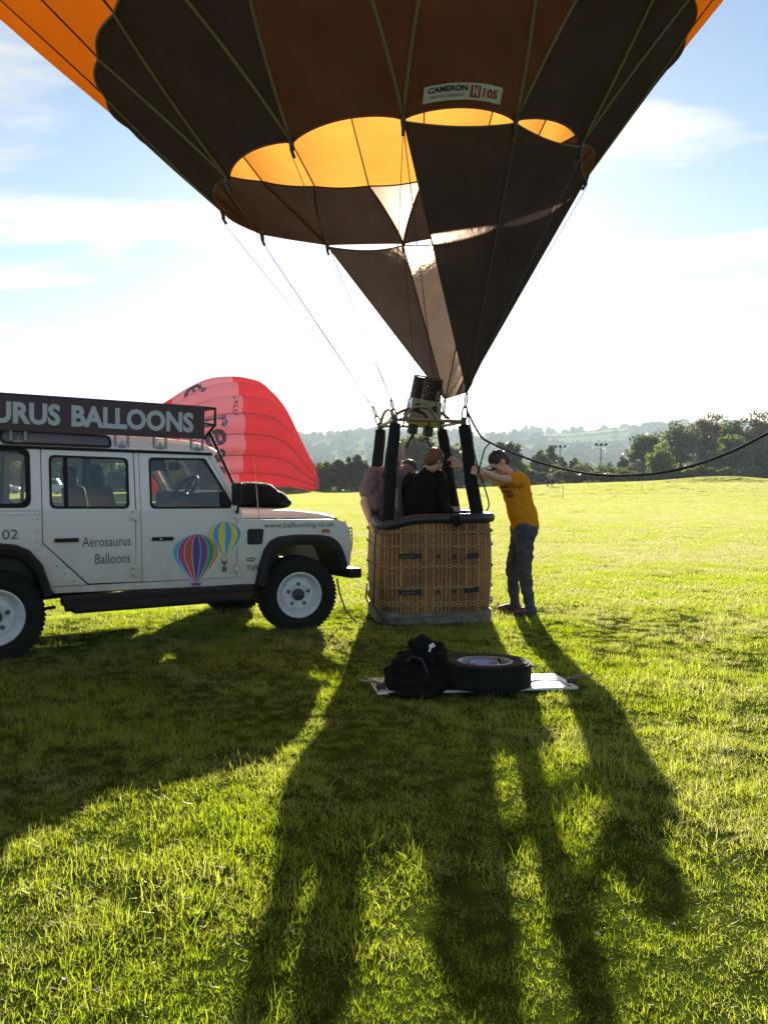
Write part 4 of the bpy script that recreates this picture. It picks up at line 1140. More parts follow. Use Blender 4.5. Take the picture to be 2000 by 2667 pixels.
for k in range(12):
    # wide panel between corner k and k+1, narrow wedge above corner k
    g = MB(); rows = []
    for q in srow:
        row = []
        for t in np.linspace(0, 1, 15):
            s = rim_s(t) + (SB - rim_s(t)) * q
            pa = seam_phi(k, 1, SB * q); pb = seam_phi(k + 1, -1, SB * q)
            row.append(env(pa + (pb - pa) * t, s, .05 * math.sin(math.pi * t) * (.4 + .6 * q) - .02))
        rows.append(row)
    g.grid(rows); bchild(g, "mouth_panel", BROWN if k in (1, 2) else CHARCOAL)
    g = MB(); rows = []
    for q in srow[1:]:
        pa = seam_phi(k, -1, SB * q); pb = seam_phi(k, 1, SB * q)
        rows.append([env(pa + (pb - pa) * t, SB * q, .05 * math.sin(math.pi * t) * q - .02) for t in np.linspace(0, 1, 7)])
    c = rim_corner(k)
    rows.insert(0, [c.copy() for _ in range(7)])
    g.grid(rows); bchild(g, "wedge_panel", BROWN_SUNLIT if k in (7, 8) else (BROWN if k in (2, 3) else CHARCOAL))
smain = np.concatenate([np.linspace(SB, 6, 16), np.linspace(6.8, SS[-1], 18)])
for k in range(24):
    pa = RPH - HB + k * math.pi / 12; pb = pa + math.pi / 12
    g = MB(); rows = []
    n0 = .05
    for s in smain:
        b = .16 * min(1, (s - SB) / 4 + .3125) * (1 if s < 20 else .4)
        rows.append([env(pa + (pb - pa) * t, s, b * math.sin(math.pi * t) - .02) for t in np.linspace(0, 1, 9)])
    g.grid(rows); bchild(g, "gore", ORANGE)
    tp = MB(); tp.tube([env(pa, s, -.012) for s in smain], .011, 5); bchild(tp, "gore_tape", TAPE_DK)
for k in range(12):
    for sd in (-1, 1):
        tp = MB(); tp.tube([env(seam_phi(k, sd, SB * q), SB * q, .0) for q in np.linspace(0.01, 1, 12)], .015, 6); bchild(tp, "load_tape", TAPE)
    ed = MB(); ed.tube([env(seam_phi(k, 1, 0) + (seam_phi(k + 1, -1, 0) - seam_phi(k, 1, 0)) * t, rim_s(t), .05 * math.sin(math.pi * t) * .4 - .02) for t in np.linspace(0, 1, 15)], .009, 5); bchild(ed, "rim_hem", mat("rust_hem", (.16, .05, .02), .8))
    c = rim_corner(k); dn = MB(); ow = (c - RC); ow.z = 0; ow.normalize()
    dn.cap(c + Vector((0, 0, .02)), c - Vector((0, 0, .07)) - ow * .02, .028, .018); dn.tube([c - Vector((0, 0, .06)), c - Vector((0, 0, .13)) - ow * .05], .016, 6); bchild(dn, "wire_shackle", DARKMETAL)
bd = MB(); bd.tube([env(p, SB, -.012 + .05 * abs(math.sin(12 * (p - RPH + HB)))) for p in np.linspace(0, 2 * math.pi, 193)[:-1]], .013, 5, True); bchild(bd, "band_tape", TAPE)
# maker's plate sewn on the near mouth panel (between corner 2 and 3)
def panel_pt(k, t, s, lift):
    q = (s - rim_s(t)) / (SB - rim_s(t))
    pa = seam_phi(k, 1, SB * q); pb = seam_phi(k + 1, -1, SB * q)
    return env(pa + (pb - pa) * t, s, .05 * math.sin(math.pi * t) * (.4 + .6 * q) - .02 + lift)
T0, T1, S0, S1 = .15, .81, .115, .245
def plate_pt(u, v, lift):
    """u, v in 0..1 over the maker's plate"""
    t = T0 + (T1 - T0) * u
    return panel_pt(2, t, S0 + (S1 - S0) * v + rim_s(t) - .06, lift)
g = MB(); g.grid([[plate_pt(u, v, .014) for u in np.linspace(0, 1, 24)] for v in np.linspace(0, 1, 6)])
CREAM = mat("cream_patch", (.50, .50, .40), .8)
plate_o = bchild(g, "maker_plate", CREAM)
def plate_text(s_, u0, v0, uw, vh_, m, bold, lift=.020, nm="lettering"):
    v, f = text2d(s_, 1.0, 1.0, bold)
    b = MB(); b.add([plate_pt(u0 + p[0] * uw, v0 + p[1] * vh_, lift) for p in v], f)
    bchild(b, nm, m, False)
NAVY = mat("navy_ink", (.02, .02, .03), .7); REDI = mat("red_ink", (.32, .035, .02), .7)
plate_text("CAMERON", .05, .52, .48, .34, NAVY, .035); plate_text("BRISTOL ENGLAND", .09, .20, .40, .17, mat("grey_ink", (.12, .12, .11), .7), .01)
g = MB(); g.grid([[plate_pt(u, v, .018) for u in np.linspace(.57, .70, 5)] for v in np.linspace(.14, .86, 4)]); bchild(g, "red_square", REDI, False)
plate_text("N", .60, .22, .07, .56, CREAM, .05, .024); plate_text("105", .735, .22, .20, .52, REDI, .035)
# frame corners where wires, scoop and uprights meet
FC = {'fl': pix(1028, 1092, 8.80), 'fr': pix(1207, 1098, 8.98), 'bl': pix(990, 1110, 9.62), 'br': pix(1150, 1110, 9.78)}
KT = {'fl': pix(1018, 1040, 8.80), 'fr': pix(1216, 1022, 9.0), 'bl': pix(970, 1058, 9.62), 'br': pix(1159, 1040, 9.78)}
# scoop: from rim corners 2..9 down to the right side of the frame
low = {2: KT['fr'], 3: KT['fr'], 4: KT['fr'], 5: KT['fr'].lerp(KT['br'], .15), 6: KT['fr'].lerp(KT['br'], .5), 7: KT['br'], 8: KT['br'], 9: KT['br']}
def scoop_pt(k, t, q):
    a = rim_corner(k); b = rim_corner(k + 1)
    top = a.lerp(b, t); sag = (.035 if k < 5 else .085) * 4 * t * (1 - t)
    bot = low[k].lerp(low[k + 1], t)
    d = (bot - top).normalized()
    top = top + d * (sag + .03)
    p = top.lerp(bot, q)
    ow = p - (RC.lerp(Vector((.6, 9.3, 2.6)), q)); ow.z = 0
    if ow.length > 1e-4:
        ow.normalize()
    return p + ow * (-.05 * math.sin(math.pi * t) * math.sin(math.pi * min(1, q * 1.1)))
scoop = empty("scoop", (0, 0, 0), balloon)
scoop.location = (0, 0, 0)
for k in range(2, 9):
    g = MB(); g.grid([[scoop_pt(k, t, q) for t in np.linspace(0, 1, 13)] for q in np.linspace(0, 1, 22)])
    bchild(g, "scoop_panel", SCOOP_SUNLIT if k in (6, 7) else SCOOP, parent=scoop)
    if k > 2:
        t_ = MB(); t_.tube([scoop_pt(k, 0, q) for q in np.linspace(0, 1, 8)], .007, 5); bchild(t_, "scoop_seam", TAPE_DK, parent=scoop)
    h_ = MB(); h_.tube([scoop_pt(k, t, 0) for t in np.linspace(0, 1, 13)], .010, 5); bchild(h_, "scoop_hem", mat("hem_olive", (.13, .11, .07), .8), parent=scoop)
for k, t in ((2, 0), (8, 1)):
    h_ = MB(); h_.tube([scoop_pt(k, t, q) for q in np.linspace(0, 1, 12)], .008, 5); bchild(h_, "scoop_edge", TAPE_DK, parent=scoop)
for k in (3, 4):
    c = rim_corner(k); t_ = MB(); t_.tube([c, scoop_pt(k, 0, .0), scoop_pt(k, 0, .06) - Vector((0, .01, 0))], .014, 5); bchild(t_, "scoop_tab", TAPE, parent=scoop)
# suspension wires
wires = {'bl': [0, 11, 10], 'fl': [1, 9, 2], 'fr': [3, 4, 5], 'br': [6, 7, 8]}
for key, ks in wires.items():
    for k in ks:
        c = rim_corner(k) - Vector((0, 0, .10))
        w = MB(); w.tube([c, KT[key]], .0036, 5); bchild(w, "suspension_wire", WIRE, False)
for (ka, pt) in ((2, pix(1140, 1085, 9.0)), (8, pix(1092, 1090, 9.2)), (3, pix(1180, 1120, 9.1))):
    w = MB(); w.tube([rim_corner(ka) - Vector((.0, -.06, .02)), pt], .0045, 5); bchild(w, "control_line", mat("line_dark", (.05, .02, .015), .8), False)

# ---- karabiners
def oval_link(mb, a, b, w, r, nrm):
    """an elongated steel ring from a to b"""
    a = Vector(a); b = Vector(b); d = (b - a); L = d.length; d.normalize()
    s = d.cross(Vector(nrm)).normalized()
    path = []
    for i in range(20):
        th = 2 * math.pi * i / 20
        c_ = math.copysign(abs(math.cos(th)) ** .7, math.cos(th))
        path.append((a + b) / 2 + d * c_ * L / 2 + s * math.sin(th) * w / 2)
    mb.tube(path, r, 6, True)
rig = empty("burner_frame", (.47, 9.3, 0))
tag(rig, "metal burner frame with padded uprights above the basket", "burner frame")
def rchild(mb, name, m, smooth=True, angle=50, parent=None):
    mb.v = [tuple(Vector(p) - rig.location) for p in mb.v]
    return mb.build(name, m, parent or rig, smooth, angle)
KMET = mat("karabiner_steel", (.06, .04, .04), .5, .1)
for key in FC:
    a = FC[key]; b = KT[key]; m_ = a.lerp(b, .52)
    k_ = MB(); oval_link(k_, a, m_, .055, .008, (.3, 1, 0)); rchild(k_, "karabiner", KMET)
    k_ = MB(); oval_link(k_, m_.lerp(a, .12), b, .050, .008, (1, .4, 0)); rchild(k_, "karabiner", KMET)
TUBE = mat("frame_tube", (.20, .14, .11), .3, .7)
for a, b in (('fl', 'fr'), ('fr', 'br'), ('br', 'bl'), ('bl', 'fl')):
    t_ = MB(); t_.tube([FC[a], FC[b]], .019, 10); rchild(t_, "frame_bar", TUBE)
for key in FC:
    t_ = MB(); t_.cap(FC[key] - Vector((0, 0, .05)), FC[key] + Vector((0, 0, .02)), .032, .030); rchild(t_, "corner_socket", DARKMETAL)
def arc3(a, b, h, n=14):
    a = Vector(a); b = Vector(b)
    return [a.lerp(b, t) + Vector((0, 0, h * (1 - abs(2 * t - 1) ** 2.6))) for t in np.linspace(0, 1, n)]
for a, b, h in ((FC['fl'].lerp(FC['bl'], .5), FC['fr'].lerp(FC['br'], .45), .17), (FC['fl'], FC['bl'], .14), (FC['fl'].lerp(FC['fr'], .12), FC['fl'].lerp(FC['fr'], .62), .14)):
    t_ = MB(); t_.tube(arc3(a, b, h), .017, 9); rchild(t_, "load_arch", TUBE)
# ---- basket (local frame turned 8 degrees)
BROT = rad(8)
BC = Vector((.49, 9.22, 0)); BW, BD, BH = 1.22, 1.13, 1.10
basket = empty("wicker_basket", BC, None, BROT)
tag(basket, "brown wicker balloon basket with a padded black rim and grey scuffed foot", "basket")
Rb = Matrix.Rotation(BROT, 3, 'Z')
def bw_(x, y, z):
    return Rb @ Vector((x, y, z)) + BC
def plan(n, w, d, r):
    """points and outward normals round a rounded rectangle, even spacing"""
    segs = []
    hw, hd = w / 2 - r, d / 2 - r
    per = 4 * (hw + hd) + 2 * math.pi * r
    pts = []
    for i in range(n):
        s = per * i / n
        parts = [('l', (-hw, -hd - r), (1, 0), 2 * hw, (0, -1)), ('a', (hw, -hd), -90, None, None), ('l', (hw + r, -hd), (0, 1), 2 * hd, (1, 0)), ('a', (hw, hd), 0, None, None),
                 ('l', (hw, hd + r), (-1, 0), 2 * hw, (0, 1)), ('a', (-hw, hd), 90, None, None), ('l', (-hw - r, hd), (0, -1), 2 * hd, (-1, 0)), ('a', (-hw, -hd), 180, None, None)]
        for p in parts:
            L = p[3] if p[0] == 'l' else math.pi / 2 * r
            if s <= L:
                if p[0] == 'l':
                    pts.append((p[1][0] + p[2][0] * s, p[1][1] + p[2][1] * s, p[4][0], p[4][1]))
                else:
                    a = rad(p[2]) + s / r
                    pts.append((p[1][0] + r * math.cos(a), p[1][1] + r * math.sin(a), math.cos(a), math.sin(a)))
                break
            s -= L
        else:
            pts.append(pts[-1])
    return pts
def wicker_mat():
    m, t, b = newmat("wicker")
    at = node(t, 'ShaderNodeAttribute'); at.attribute_name = 'cane'
    n = noise(t, 16, 5, .7)
    a1 = node(t, 'ShaderNodeMath', operation='MULTIPLY_ADD'); a1.inputs[1].default_value = .45
    t.links.new(n.outputs['Fac'], a1.inputs[0]); t.links.new(at.outputs['Fac'], a1.inputs[2])
    r = ramp(t, a1.outputs[0], [(.10, (.032, .011, .004)), (.42, (.14, .052, .013)), (.70, (.34, .150, .032)), (.95, (.52, .28, .070))])
    t.links.new(r.outputs[0], b.inputs['Base Color']); b.inputs['Roughness'].default_value = .42
    return m
WICK = wicker_mat()
NP, NR = 784, 150
pl = plan(NP, BW, BD, .25)
rows = []; cane = []
STK = 98.0                                  # stakes round the basket
for j in range(NR):
    q = j / (NR - 1); z = .09 + (BH - .10) * q
    inset = .012 * (1 - q) ** 2 - .024 * math.sin(math.pi * q)
    row = []
    for i, (x, y, nx, ny) in enumerate(pl):
        ph = 2 * math.pi * STK * i / NP
        weave = math.sin(ph) * (1 if (j // 2) % 2 == 0 else -1)
        hj = math.sin((i * STK // NP) * 7.13 + (j // 2) * 3.77) * 43758.5; hj -= math.floor(hj)
        d = (.0035 + .0050 * hj) * weave + .0035 * math.cos(math.pi * j) - inset
        dip = 0.0
        row.append(Vector((x + nx * d, y + ny * d, z)))
        kk = int((i / NP) * STK * 2)
        stripe = 1 if kk % 2 == 0 else 0
        h = math.sin(kk * 12.9898) * 43758.5453; h -= math.floor(h)
        cane.append(.30 * h + .30 * stripe + .10 * weave + .16 * (hj - .5) + .10 * math.sin(i * .031 + 1.3 * math.sin(j * .05)) * math.sin(j * .045 + 1))
    rows.append(row)
wk = MB(); wk.grid(rows, True)
me = wk.mesh("woven_wall")
at_ = me.attributes.new("cane", 'FLOAT', 'POINT'); at_.data.foreach_set('value', np.array(cane, np.float32))
link("woven_wall", me, WICK, basket, True, 180)
inn = MB(); pin = plan(96, BW - .06, BD - .06, .14); inn.grid([[(x, y, z) for x, y, _, _ in pin] for z in (.08, BH - .02)], True); inn.build("inner_wall", mat("inner_leather", (.07, .05, .035), .8), basket, True)
flr = MB(); flr.plate([[(x, y) for x, y, _, _ in pin]], lambda u, v, d: Vector((u, v, .10 - d)), .03); flr.build("basket_floor", mat("floor_ply", (.16, .11, .07), .8), basket)
def rim_loop(n, w, d, r, z):
    out = []
    for x, y, nx, ny in plan(n, w, d, r):
        # the rim sags at the near left corner
        c = math.exp(-(((x + BW / 2) / .24) ** 2 + ((y + BD / 2) / .30) ** 2))
        out.append(Vector((x, y, z - .085 * c)))
    return out
rmm = MB(); rmm.tube(rim_loop(120, BW + .01, BD + .01, .24, BH + .035), .052, 12, True); rmm.build("padded_rim", mat("rim_leather", (.016, .017, .020), .42, var=.25, vscale=8, bump=.2, bscale=25), basket, True, 180)
ROPE = mat("cane_rope", (.34, .23, .09), .7, var=.3, vscale=30)
for z in (.215, .245, .40, .62, .84, .985):
    for ph in (0, math.pi):
        path = []
        pts = plan(220, BW + .058, BD + .058, .265)
        for i, (x, y, nx, ny) in enumerate(pts):
            a = i * 2 * math.pi * 44 / 220 + ph
            path.append((x + nx * .006 * math.cos(a), y + ny * .006 * math.cos(a), z + .008 * math.sin(a) + .006 * math.sin(i * .11 + z * 9) + (.016 if ph else 0)))
        rb = MB(); rb.tube(path, .0055, 5, True); rb.build("plaited_band", ROPE, basket, True)
STRAP = mat("black_webbing", (.012, .012, .013), .7)
hw_, hd_ = BW / 2, BD / 2
def strap(z, x0, x1, lean=0.0):
    s_ = MB()
    s_.grid([[Vector((x, -hd_ - .040, z + dz + lean * (x - x0))) for x in np.linspace(x0, x1, 8)] for dz in (-.026, .026)] )
    s_.grid([[Vector((x, -hd_ - .034, z + dz + lean * (x - x0))) for x in np.linspace(x0, x1, 8)] for dz in (-.026, .026)] )
    s_.build("strap", STRAP, basket)
strap(.745, -.42, -.18); strap(.735, .30, .43, .08); strap(.40 - .035, -.42, -.18); strap(.37, .28, .43, .1)
for z in (.735, .365):
    for x in (.0, .17):
        b = MB(); b.box((x, -hd_ - .034, z), (.022, .010, .045), bev=.003); b.build("strap_slot", STRAP, basket)
for z in (.745, .365):
    tg = MB(); tg.box((-.33, -hd_ - .043, z - .004), (.14, .002, .016)); tg.build("strap_print", mat("strap_grey", (.07, .07, .075), .7), basket)
sk = MB()
pk = plan(120, BW + .03, BD + .03, .27)
sk.grid([[(x + nx * o, y + ny * o, z) for x, y, nx, ny in pk] for o, z in ((-.06, -.005), (-.012, .004), (.012, .03), (.014, .10), (.006, .145), (-.02, .15))], True)
sk.build("scuff_skirt", mat("rawhide", (.13, .115, .09), .75, var=.65, vscale=7, bump=.6, bscale=14), basket, True)
# handle rope on the near left corner
hr = MB(); hr.tube([(-hw_ - .03, -hd_ + .10, 1.06), (-hw_ - .055, -hd_ + .06, .8), (-hw_ - .06, -hd_ + .05, .5), (-hw_ - .075, -hd_ + .04, .22), (-hw_ + .02, -hd_ - .05, .10)], .011, 6); hr.build("corner_rope", DARKMETAL, basket, True)
hr = MB(); hr.tube([(-hw_ - .03, hd_ - .2, .35), (-hw_ - .06, hd_ - .3, .20), (-hw_ - .05, -hd_ + .2, .12), (-hw_ + .05, -hd_ - .045, .10), (.0, -hd_ - .05, .11), (.2, -hd_ - .04, .15)], .009, 6); hr.build("foot_rope", mat("foot_rope", (.14, .12, .09), .9), basket, True)
# uprights
SLEEVE = mat("padded_sleeve", (.008, .008, .009), .7, var=.35, vscale=10, bump=.35, bscale=20, spec=.15)
for key, (sx, sy) in {'fl': (-.535, -.44), 'fr': (.465, -.44), 'bl': (-.555, .42), 'br': (.425, .46)}.items():
    p0 = bw_(sx, sy, BH - .06); p1 = FC[key] - Vector((0, 0, .045))
    u_ = MB(); u_.tube([p0.lerp(p1, t) + Vector((.006 * math.sin(t * 9 + sx), 0, 0)) for t in np.linspace(0, 1, 9)], [.072, .073, .070, .072, .069, .070, .066, .066, .060], 12); rchild(u_, "padded_upright", SLEEVE, True, 60)
bx_ = MB(); bx_.box(bw_(.40, .36, BH + .10), (.09, .07, .06), Rb, bev=.008); tag(bx_.build("instrument_box", mat("red_white_box", (.45, .38, .36), .5), None), "small pale box standing on the right corner of the basket rim", "box")
# ---- burner
burner = empty("burner", (0, 0, 0), rig)
Mb = Matrix.Translation(Vector((.425, 9.30, 2.22))) @ Matrix.Rotation(rad(9), 4, 'Y') @ Matrix.Rotation(rad(14), 4, 'Z')
def br_(mb, name, m, smooth=True, angle=45):
    mb.v = [tuple((Mb @ Vector(p)) - rig.location) for p in mb.v]
    return mb.build(name, m, burner, smooth, angle)
CAN = mat("burner_can", (.16, .15, .10), .4, .6, var=.3); YEL = mat("burner_yellow", (.30, .27, .02), .5); COIL = mat("burner_coil", (.045, .035, .032), .5, .3)
for cx_b in (-.085, .085):
    c_ = MB(); c_.lathe([(.040, .16), (.042, .30), (.040, .44)], 18, Matrix.Translation((cx_b, 0, 0))); br_(c_, 'flame_tube', COIL)
    for i in range(11):
        z = .20 + i * .026
        rw = .088 - .0012 * i
        path = [Vector((cx_b + (abs(math.cos(a)) ** .75) * math.copysign(rw, math.cos(a)), (abs(math.sin(a)) ** .75) * math.copysign(rw, math.sin(a)), z + .004 * a / 6.28)) for a in np.linspace(0, 2 * math.pi, 24)[:-1]]
        c_ = MB(); c_.tube(path, .0085, 6, True); br_(c_, "coil_ring", COIL)
    for a in (.6, 2.2, 3.8, 5.4):
        c_ = MB(); c_.tube([(cx_b + .080 * math.cos(a), .080 * math.sin(a), .15), (cx_b + .072 * math.cos(a), .072 * math.sin(a), .47)], .006, 5); br_(c_, "coil_post", COIL)
def can_wall(y, flip):
    w_ = MB()
    outer = [(-.175, -.02), (.175, -.02), (.165, .21), (-.165, .21)]
    holes = []
    for hx_, hz_, hr_ in ((-.095, .12, .038), (.095, .12, .038)):
        holes.append([(hx_ + hr_ * math.cos(a), hz_ + hr_ * math.sin(a)) for a in np.linspace(0, 2 * math.pi, 17)[:-1]])
    w_.plate([outer] + holes, lambda u, v, d: Vector((u, y + d * flip, v)), .006)
    return w_
br_(can_wall(-.10, 1), "burner_can", CAN, False); br_(can_wall(.10, -1), "burner_can", CAN, False)
for x in (-.175, .175):
    w_ = MB(); w_.plate([[(-.10, -.02), (.10, -.02), (.10, .21), (-.10, .21)], [(.035 * math.cos(a), .12 + .045 * math.sin(a)) for a in np.linspace(0, 2 * math.pi, 17)[:-1]]], lambda u, v, d: Vector((x + d * (1 if x < 0 else -1), u, v)), .006)
    br_(w_, "burner_side", mat("bright_alloy", (.45, .46, .46), .35, .5) if x < 0 else CAN, False)
w_ = MB(); w_.box((0, -.03, -.04), (.34, .16, .07), bev=.012); br_(w_, "burner_yoke", YEL)
for x in (-.09, .09):
    w_ = MB(); w_.box((x, 0, -.12), (.10, .12, .12), bev=.02); w_.tube([(x, -.04, -.16), (x, -.05, -.24)], .016, 8); br_(w_, "blast_valve", DARKMETAL)
    w_ = MB(); w_.lathe([(.030, -.02), (.034, .03), (.025, .06)], 14, Matrix.Translation((x, 0, .09))); br_(w_, "jet_ring", COIL)
w_ = MB(); w_.box((.0, -.10, -.235), (.085, .03, .028), bev=.006); br_(w_, "valve_lever", mat("red_lever", (.30, .04, .03), .5))
for x, e_ in ((-.10, -.02), (.06, .08)):
    w_ = MB(); w_.tube([(x, -.03, -.20), (x + e_, -.05, -.28), (x + e_ * 1.5, -.02, -.34)], .010, 7); br_(w_, "fuel_hose", RUBBER)
for k_ in range(2):
    w_ = MB(); w_.tube([Vector((-.17 - .03 * k_, -.03, -.02)), Vector((-.23, -.06, .02)), Vector((-.20, -.10, .09)), Vector((-.02, -.13, .06)), Vector((.06, -.12, -.04)), Vector((.04, -.09, -.13))], .010, 7); br_(w_, "fuel_hose", RUBBER)
for x, y in ((-.17, -.12), (.17, -.12), (-.17, .12), (.17, .12)):
    w_ = MB(); w_.tube([(x, y, -.12), (x, y * .9, .02)], .010, 6); br_(w_, "gimbal_post", TUBE)
# ---- ropes and cords at the right corner
def rope(name, pts, r, m, label, cat='rope', group=None):
    # smooth curve through the points
    P = [Vector(p) for p in pts]; n = len(P); out = []
    ts = np.arange(n)
    for q in np.linspace(0, n - 1, (n - 1) * 8 + 1):
        out.append(Vector([float(catmull(ts, [p[c] for p in P], q)[0]) for c in range(3)]))
    mb = MB(); mb.tube(out, r, 7)
    o = mb.build(name, m, None, True, 180)
    return tag(o, label, cat, group)
BROPE = mat("black_rope", (.014, .013, .013), .8, bump=.6, bscale=60)
f_ = KT['fr']
rope("tether_rope", [FC['fr'] + Vector((.03, -.02, .12)), pix(1248, 1130, 8.8), pix(1276, 1153, 8.7), pix(1390, 1200, 8.2), pix(1520, 1232, 7.7), pix(1640, 1238, 7.2), pix(1760, 1224, 6.8), pix(1880, 1186, 6.4), pix(2010, 1122, 6.0), pix(2300, 960, 5.3)], .011, BROPE, "thick black tether rope sagging away to the right of the frame")
rope("hand_line", [FC['fr'] + Vector((.04, -.03, .08)), pix(1228, 1130, 8.85), pix(1233, 1170, 8.85), pix(1248, 1230, 8.85), pix(1268, 1290, 8.85), pix(1272, 1320, 8.85), pix(1256, 1345, 8.85)], .008, BROPE, "thin black line looping down beside the right uprights")
rope("knotted_cord", [pix(1276, 1153, 8.68), pix(1262, 1170, 8.7), pix(1252, 1205, 8.8), pix(1243, 1235, 8.85)], .008, BROPE, "short black cord dropping from the knot of the tether rope")

# ------------------------------------------------------------------ people
def skinmat(name, c):
    m, t, b = newmat(name)
    n = noise(t, 18, 4)
    r = ramp(t, n.outputs['Fac'], [(.3, tuple(x * .88 for x in c)), (.7, tuple(min(1, x * 1.1) for x in c))])
    t.links.new(r.outputs[0], b.inputs['Base Color']); b.inputs['Roughness'].default_value = .5
    b.inputs['Subsurface Weight'].default_value = .12; b.inputs['Subsurface Radius'].default_value = (.02, .008, .004)
    return m
SKIN = skinmat("skin", (.52, .30, .21))
JEANS = mat("grey_denim", (.055, .058, .066), .85, var=.35, vscale=14, bump=.4, bscale=30)
BLACKCL = mat("black_jacket", (.006, .006, .0065), .8, var=.3, vscale=10, bump=.3, bscale=25, spec=.15)
def frame_from(d, hint):
    """rotation whose -y looks along d, z close to hint"""
    y = -Vector(d).normalized(); z = Vector(hint); z = (z - y * z.dot(y)).normalized(); x = y.cross(z)
    return Matrix((x, y, z)).transposed()
def head_shape(mb, c, R, k=1.0):
    """skull, jaw, nose, ears, brow; c = centre of the head, local -y is the face"""
    c = Vector(c)
    def L(x, y, z):
        return R @ (Vector((x, y, z)) * k) + c
    mb.ball(L(0, .012, .025), (.076 * k, .093 * k, .092 * k), R, 18, 12)
    mb.ball(L(0, -.025, -.045), (.058 * k, .066 * k, .070 * k), R, 16, 10)
    mb.cap(L(0, -.055, -.085), L(0, -.060, -.092), .028 * k, .024 * k)
    mb.cap(L(0, -.088, .012), L(0, -.108, -.022), .010 * k, .015 * k)
    mb.cap(L(-.030, -.080, .032), L(.030, -.080, .032), .014 * k)
    mb.cap(L(-.020, -.084, -.058), L(.020, -.084, -.058), .009 * k)
    for s in (-1, 1):
        mb.ball(L(s * .076, .010, -.002), (.011 * k, .022 * k, .032 * k), R, 10, 7)
        mb.ball(L(s * .045, -.062, -.015), (.026 * k, .026 * k, .026 * k), R, 10, 7)
def face_bits(parent, c, R, off, k=1.0):
    c = Vector(c)
    for s in (-1, 1):
        e = MB(); e.ball(R @ (Vector((s * .031, -.083, .014)) * k) + c - off, .011 * k, None, 10, 7); e.build("eye", mat("eye_white", (.5, .48, .45), .3), parent, True)
    m_ = MB(); m_.cap(R @ (Vector((-.022, -.091, -.055)) * k) + c - off, R @ (Vector((.022, -.091, -.055)) * k) + c - off, .0045 * k); m_.build("mouth", mat("lips", (.36, .15, .12), .5), parent, True)
def hair_shape(mb, c, R, k=1.0, long=0.0, thick=.012):
    c = Vector(c)
    def L(x, y, z):
        return R @ (Vector((x, y, z)) * k) + c
    mb.ball(L(0, .018, .038), ((.078 + thick) * k, (.092 + thick) * k, (.088 + thick) * k), R, 18, 12)
    mb.ball(L(0, .055, -.005 - long * .4), ((.070 + thick) * k, (.055 + thick) * k, (.075 + thick + long) * k), R, 16, 10)
def hand(mb, wrist, d, palm_n, curl=.9, s=1.0):
    """palm, four unequal bent fingers and a thumb from the side of the palm; d = along the hand, palm_n = out of the palm"""
    w = Vector(wrist); d = Vector(d).normalized(); n = Vector(palm_n); n = (n - d * n.dot(d)).normalized(); sd = d.cross(n)
    for q in (-.5, 0, .5):
        mb.cap(w + sd * q * .045 * s, w + d * .085 * s + sd * q * .060 * s, .020 * s, .016 * s, 9)
    for i, L_ in enumerate((.072, .082, .076, .060)):
        base = w + d * .088 * s + sd * (-.030 + .021 * i) * s
        p = base; dirn = d.copy(); seg = (.42, .33, .25)
        for j, f_ in enumerate(seg):
            ang = curl * (.55 + .35 * j)
            dirn = (dirn * math.cos(ang) + n * math.sin(ang)).normalized()
            n2 = (n * math.cos(ang) - d * math.sin(ang))
            q = p + dirn * L_ * f_ * s
            mb.cap(p, q, (.0095 - .0008 * j) * s, (.0088 - .0008 * j) * s, 8); p = q
    tb = w + d * .03 * s - sd * .034 * s
    t1 = tb + (d * .6 - sd * .6 + n * .45).normalized() * .040 * s; t2 = t1 + (d * .8 + n * .55 + sd * .1).normalized() * .032 * s
    mb.cap(tb, t1, .013 * s, .011 * s, 8); mb.cap(t1, t2, .0105 * s, .009 * s, 8)
class Person:
    def __init__(self, base, label, name="person"):
        self.root = empty(name, base); self.off = Vector(base)
        tag(self.root, label, "person")
    def part(self, name, mb, m, voxel=.010, sm=3, disp=0.0, ds=.08):
        o = MB(); o.v = [tuple(Vector(p) - self.off) for p in mb.v]; o.f = mb.f
        return baked(name, o, m, self.root, voxel, sm, disp, ds)
def legs_shape(mb, hip_l, hip_r, kn_l, kn_r, an_l, an_r, k=1.0):
    for h, q, a in ((hip_l, kn_l, an_l), (hip_r, kn_r, an_r)):
        mb.cap(h, q, .088 * k, .062 * k); mb.cap(q, Vector(q).lerp(Vector(a), .35), .060 * k, .060 * k); mb.cap(Vector(q).lerp(Vector(a), .35), a, .060 * k, .042 * k)
    mb.cap(hip_l, hip_r, .105 * k, .105 * k)
V_ = Vector
# ---- the man in the orange shirt, braced against the uprights
P1 = Person((1.60, 9.52, 0), "man in an orange T shirt and grey jeans leaning his arms on the uprights")
hipn, hipf = V_((1.62, 9.42, .95)), V_((1.60, 9.60, .95))
knn, knf = V_((1.60, 9.40, .51)), V_((1.50, 9.62, .53))
ann, anf = V_((1.665, 9.42, .10)), V_((1.53, 9.66, .10))
shn, shf = V_((1.535, 9.34, 1.545)), V_((1.45, 9.72, 1.56))
eln, elf = V_((1.285, 9.10, 1.548)), V_((1.16, 9.72, 1.60))
wrn = pix(1254, 1229, 8.87); wrf = pix(1196, 1212, 9.70)
hc = V_((1.318, 9.50, 1.735)); nk = V_((1.44, 9.52, 1.615))
HR = frame_from((-.62, -.30, -.72), (-.55, -.1, .8))
skin = MB(); head_shape(skin, hc, HR, 1.16)
skin.cap(nk, hc + V_((.03, .01, -.03)), .058, .055)
skin.cap((1.61, 9.51, 1.02), (1.51, 9.53, 1.45), .13, .14)
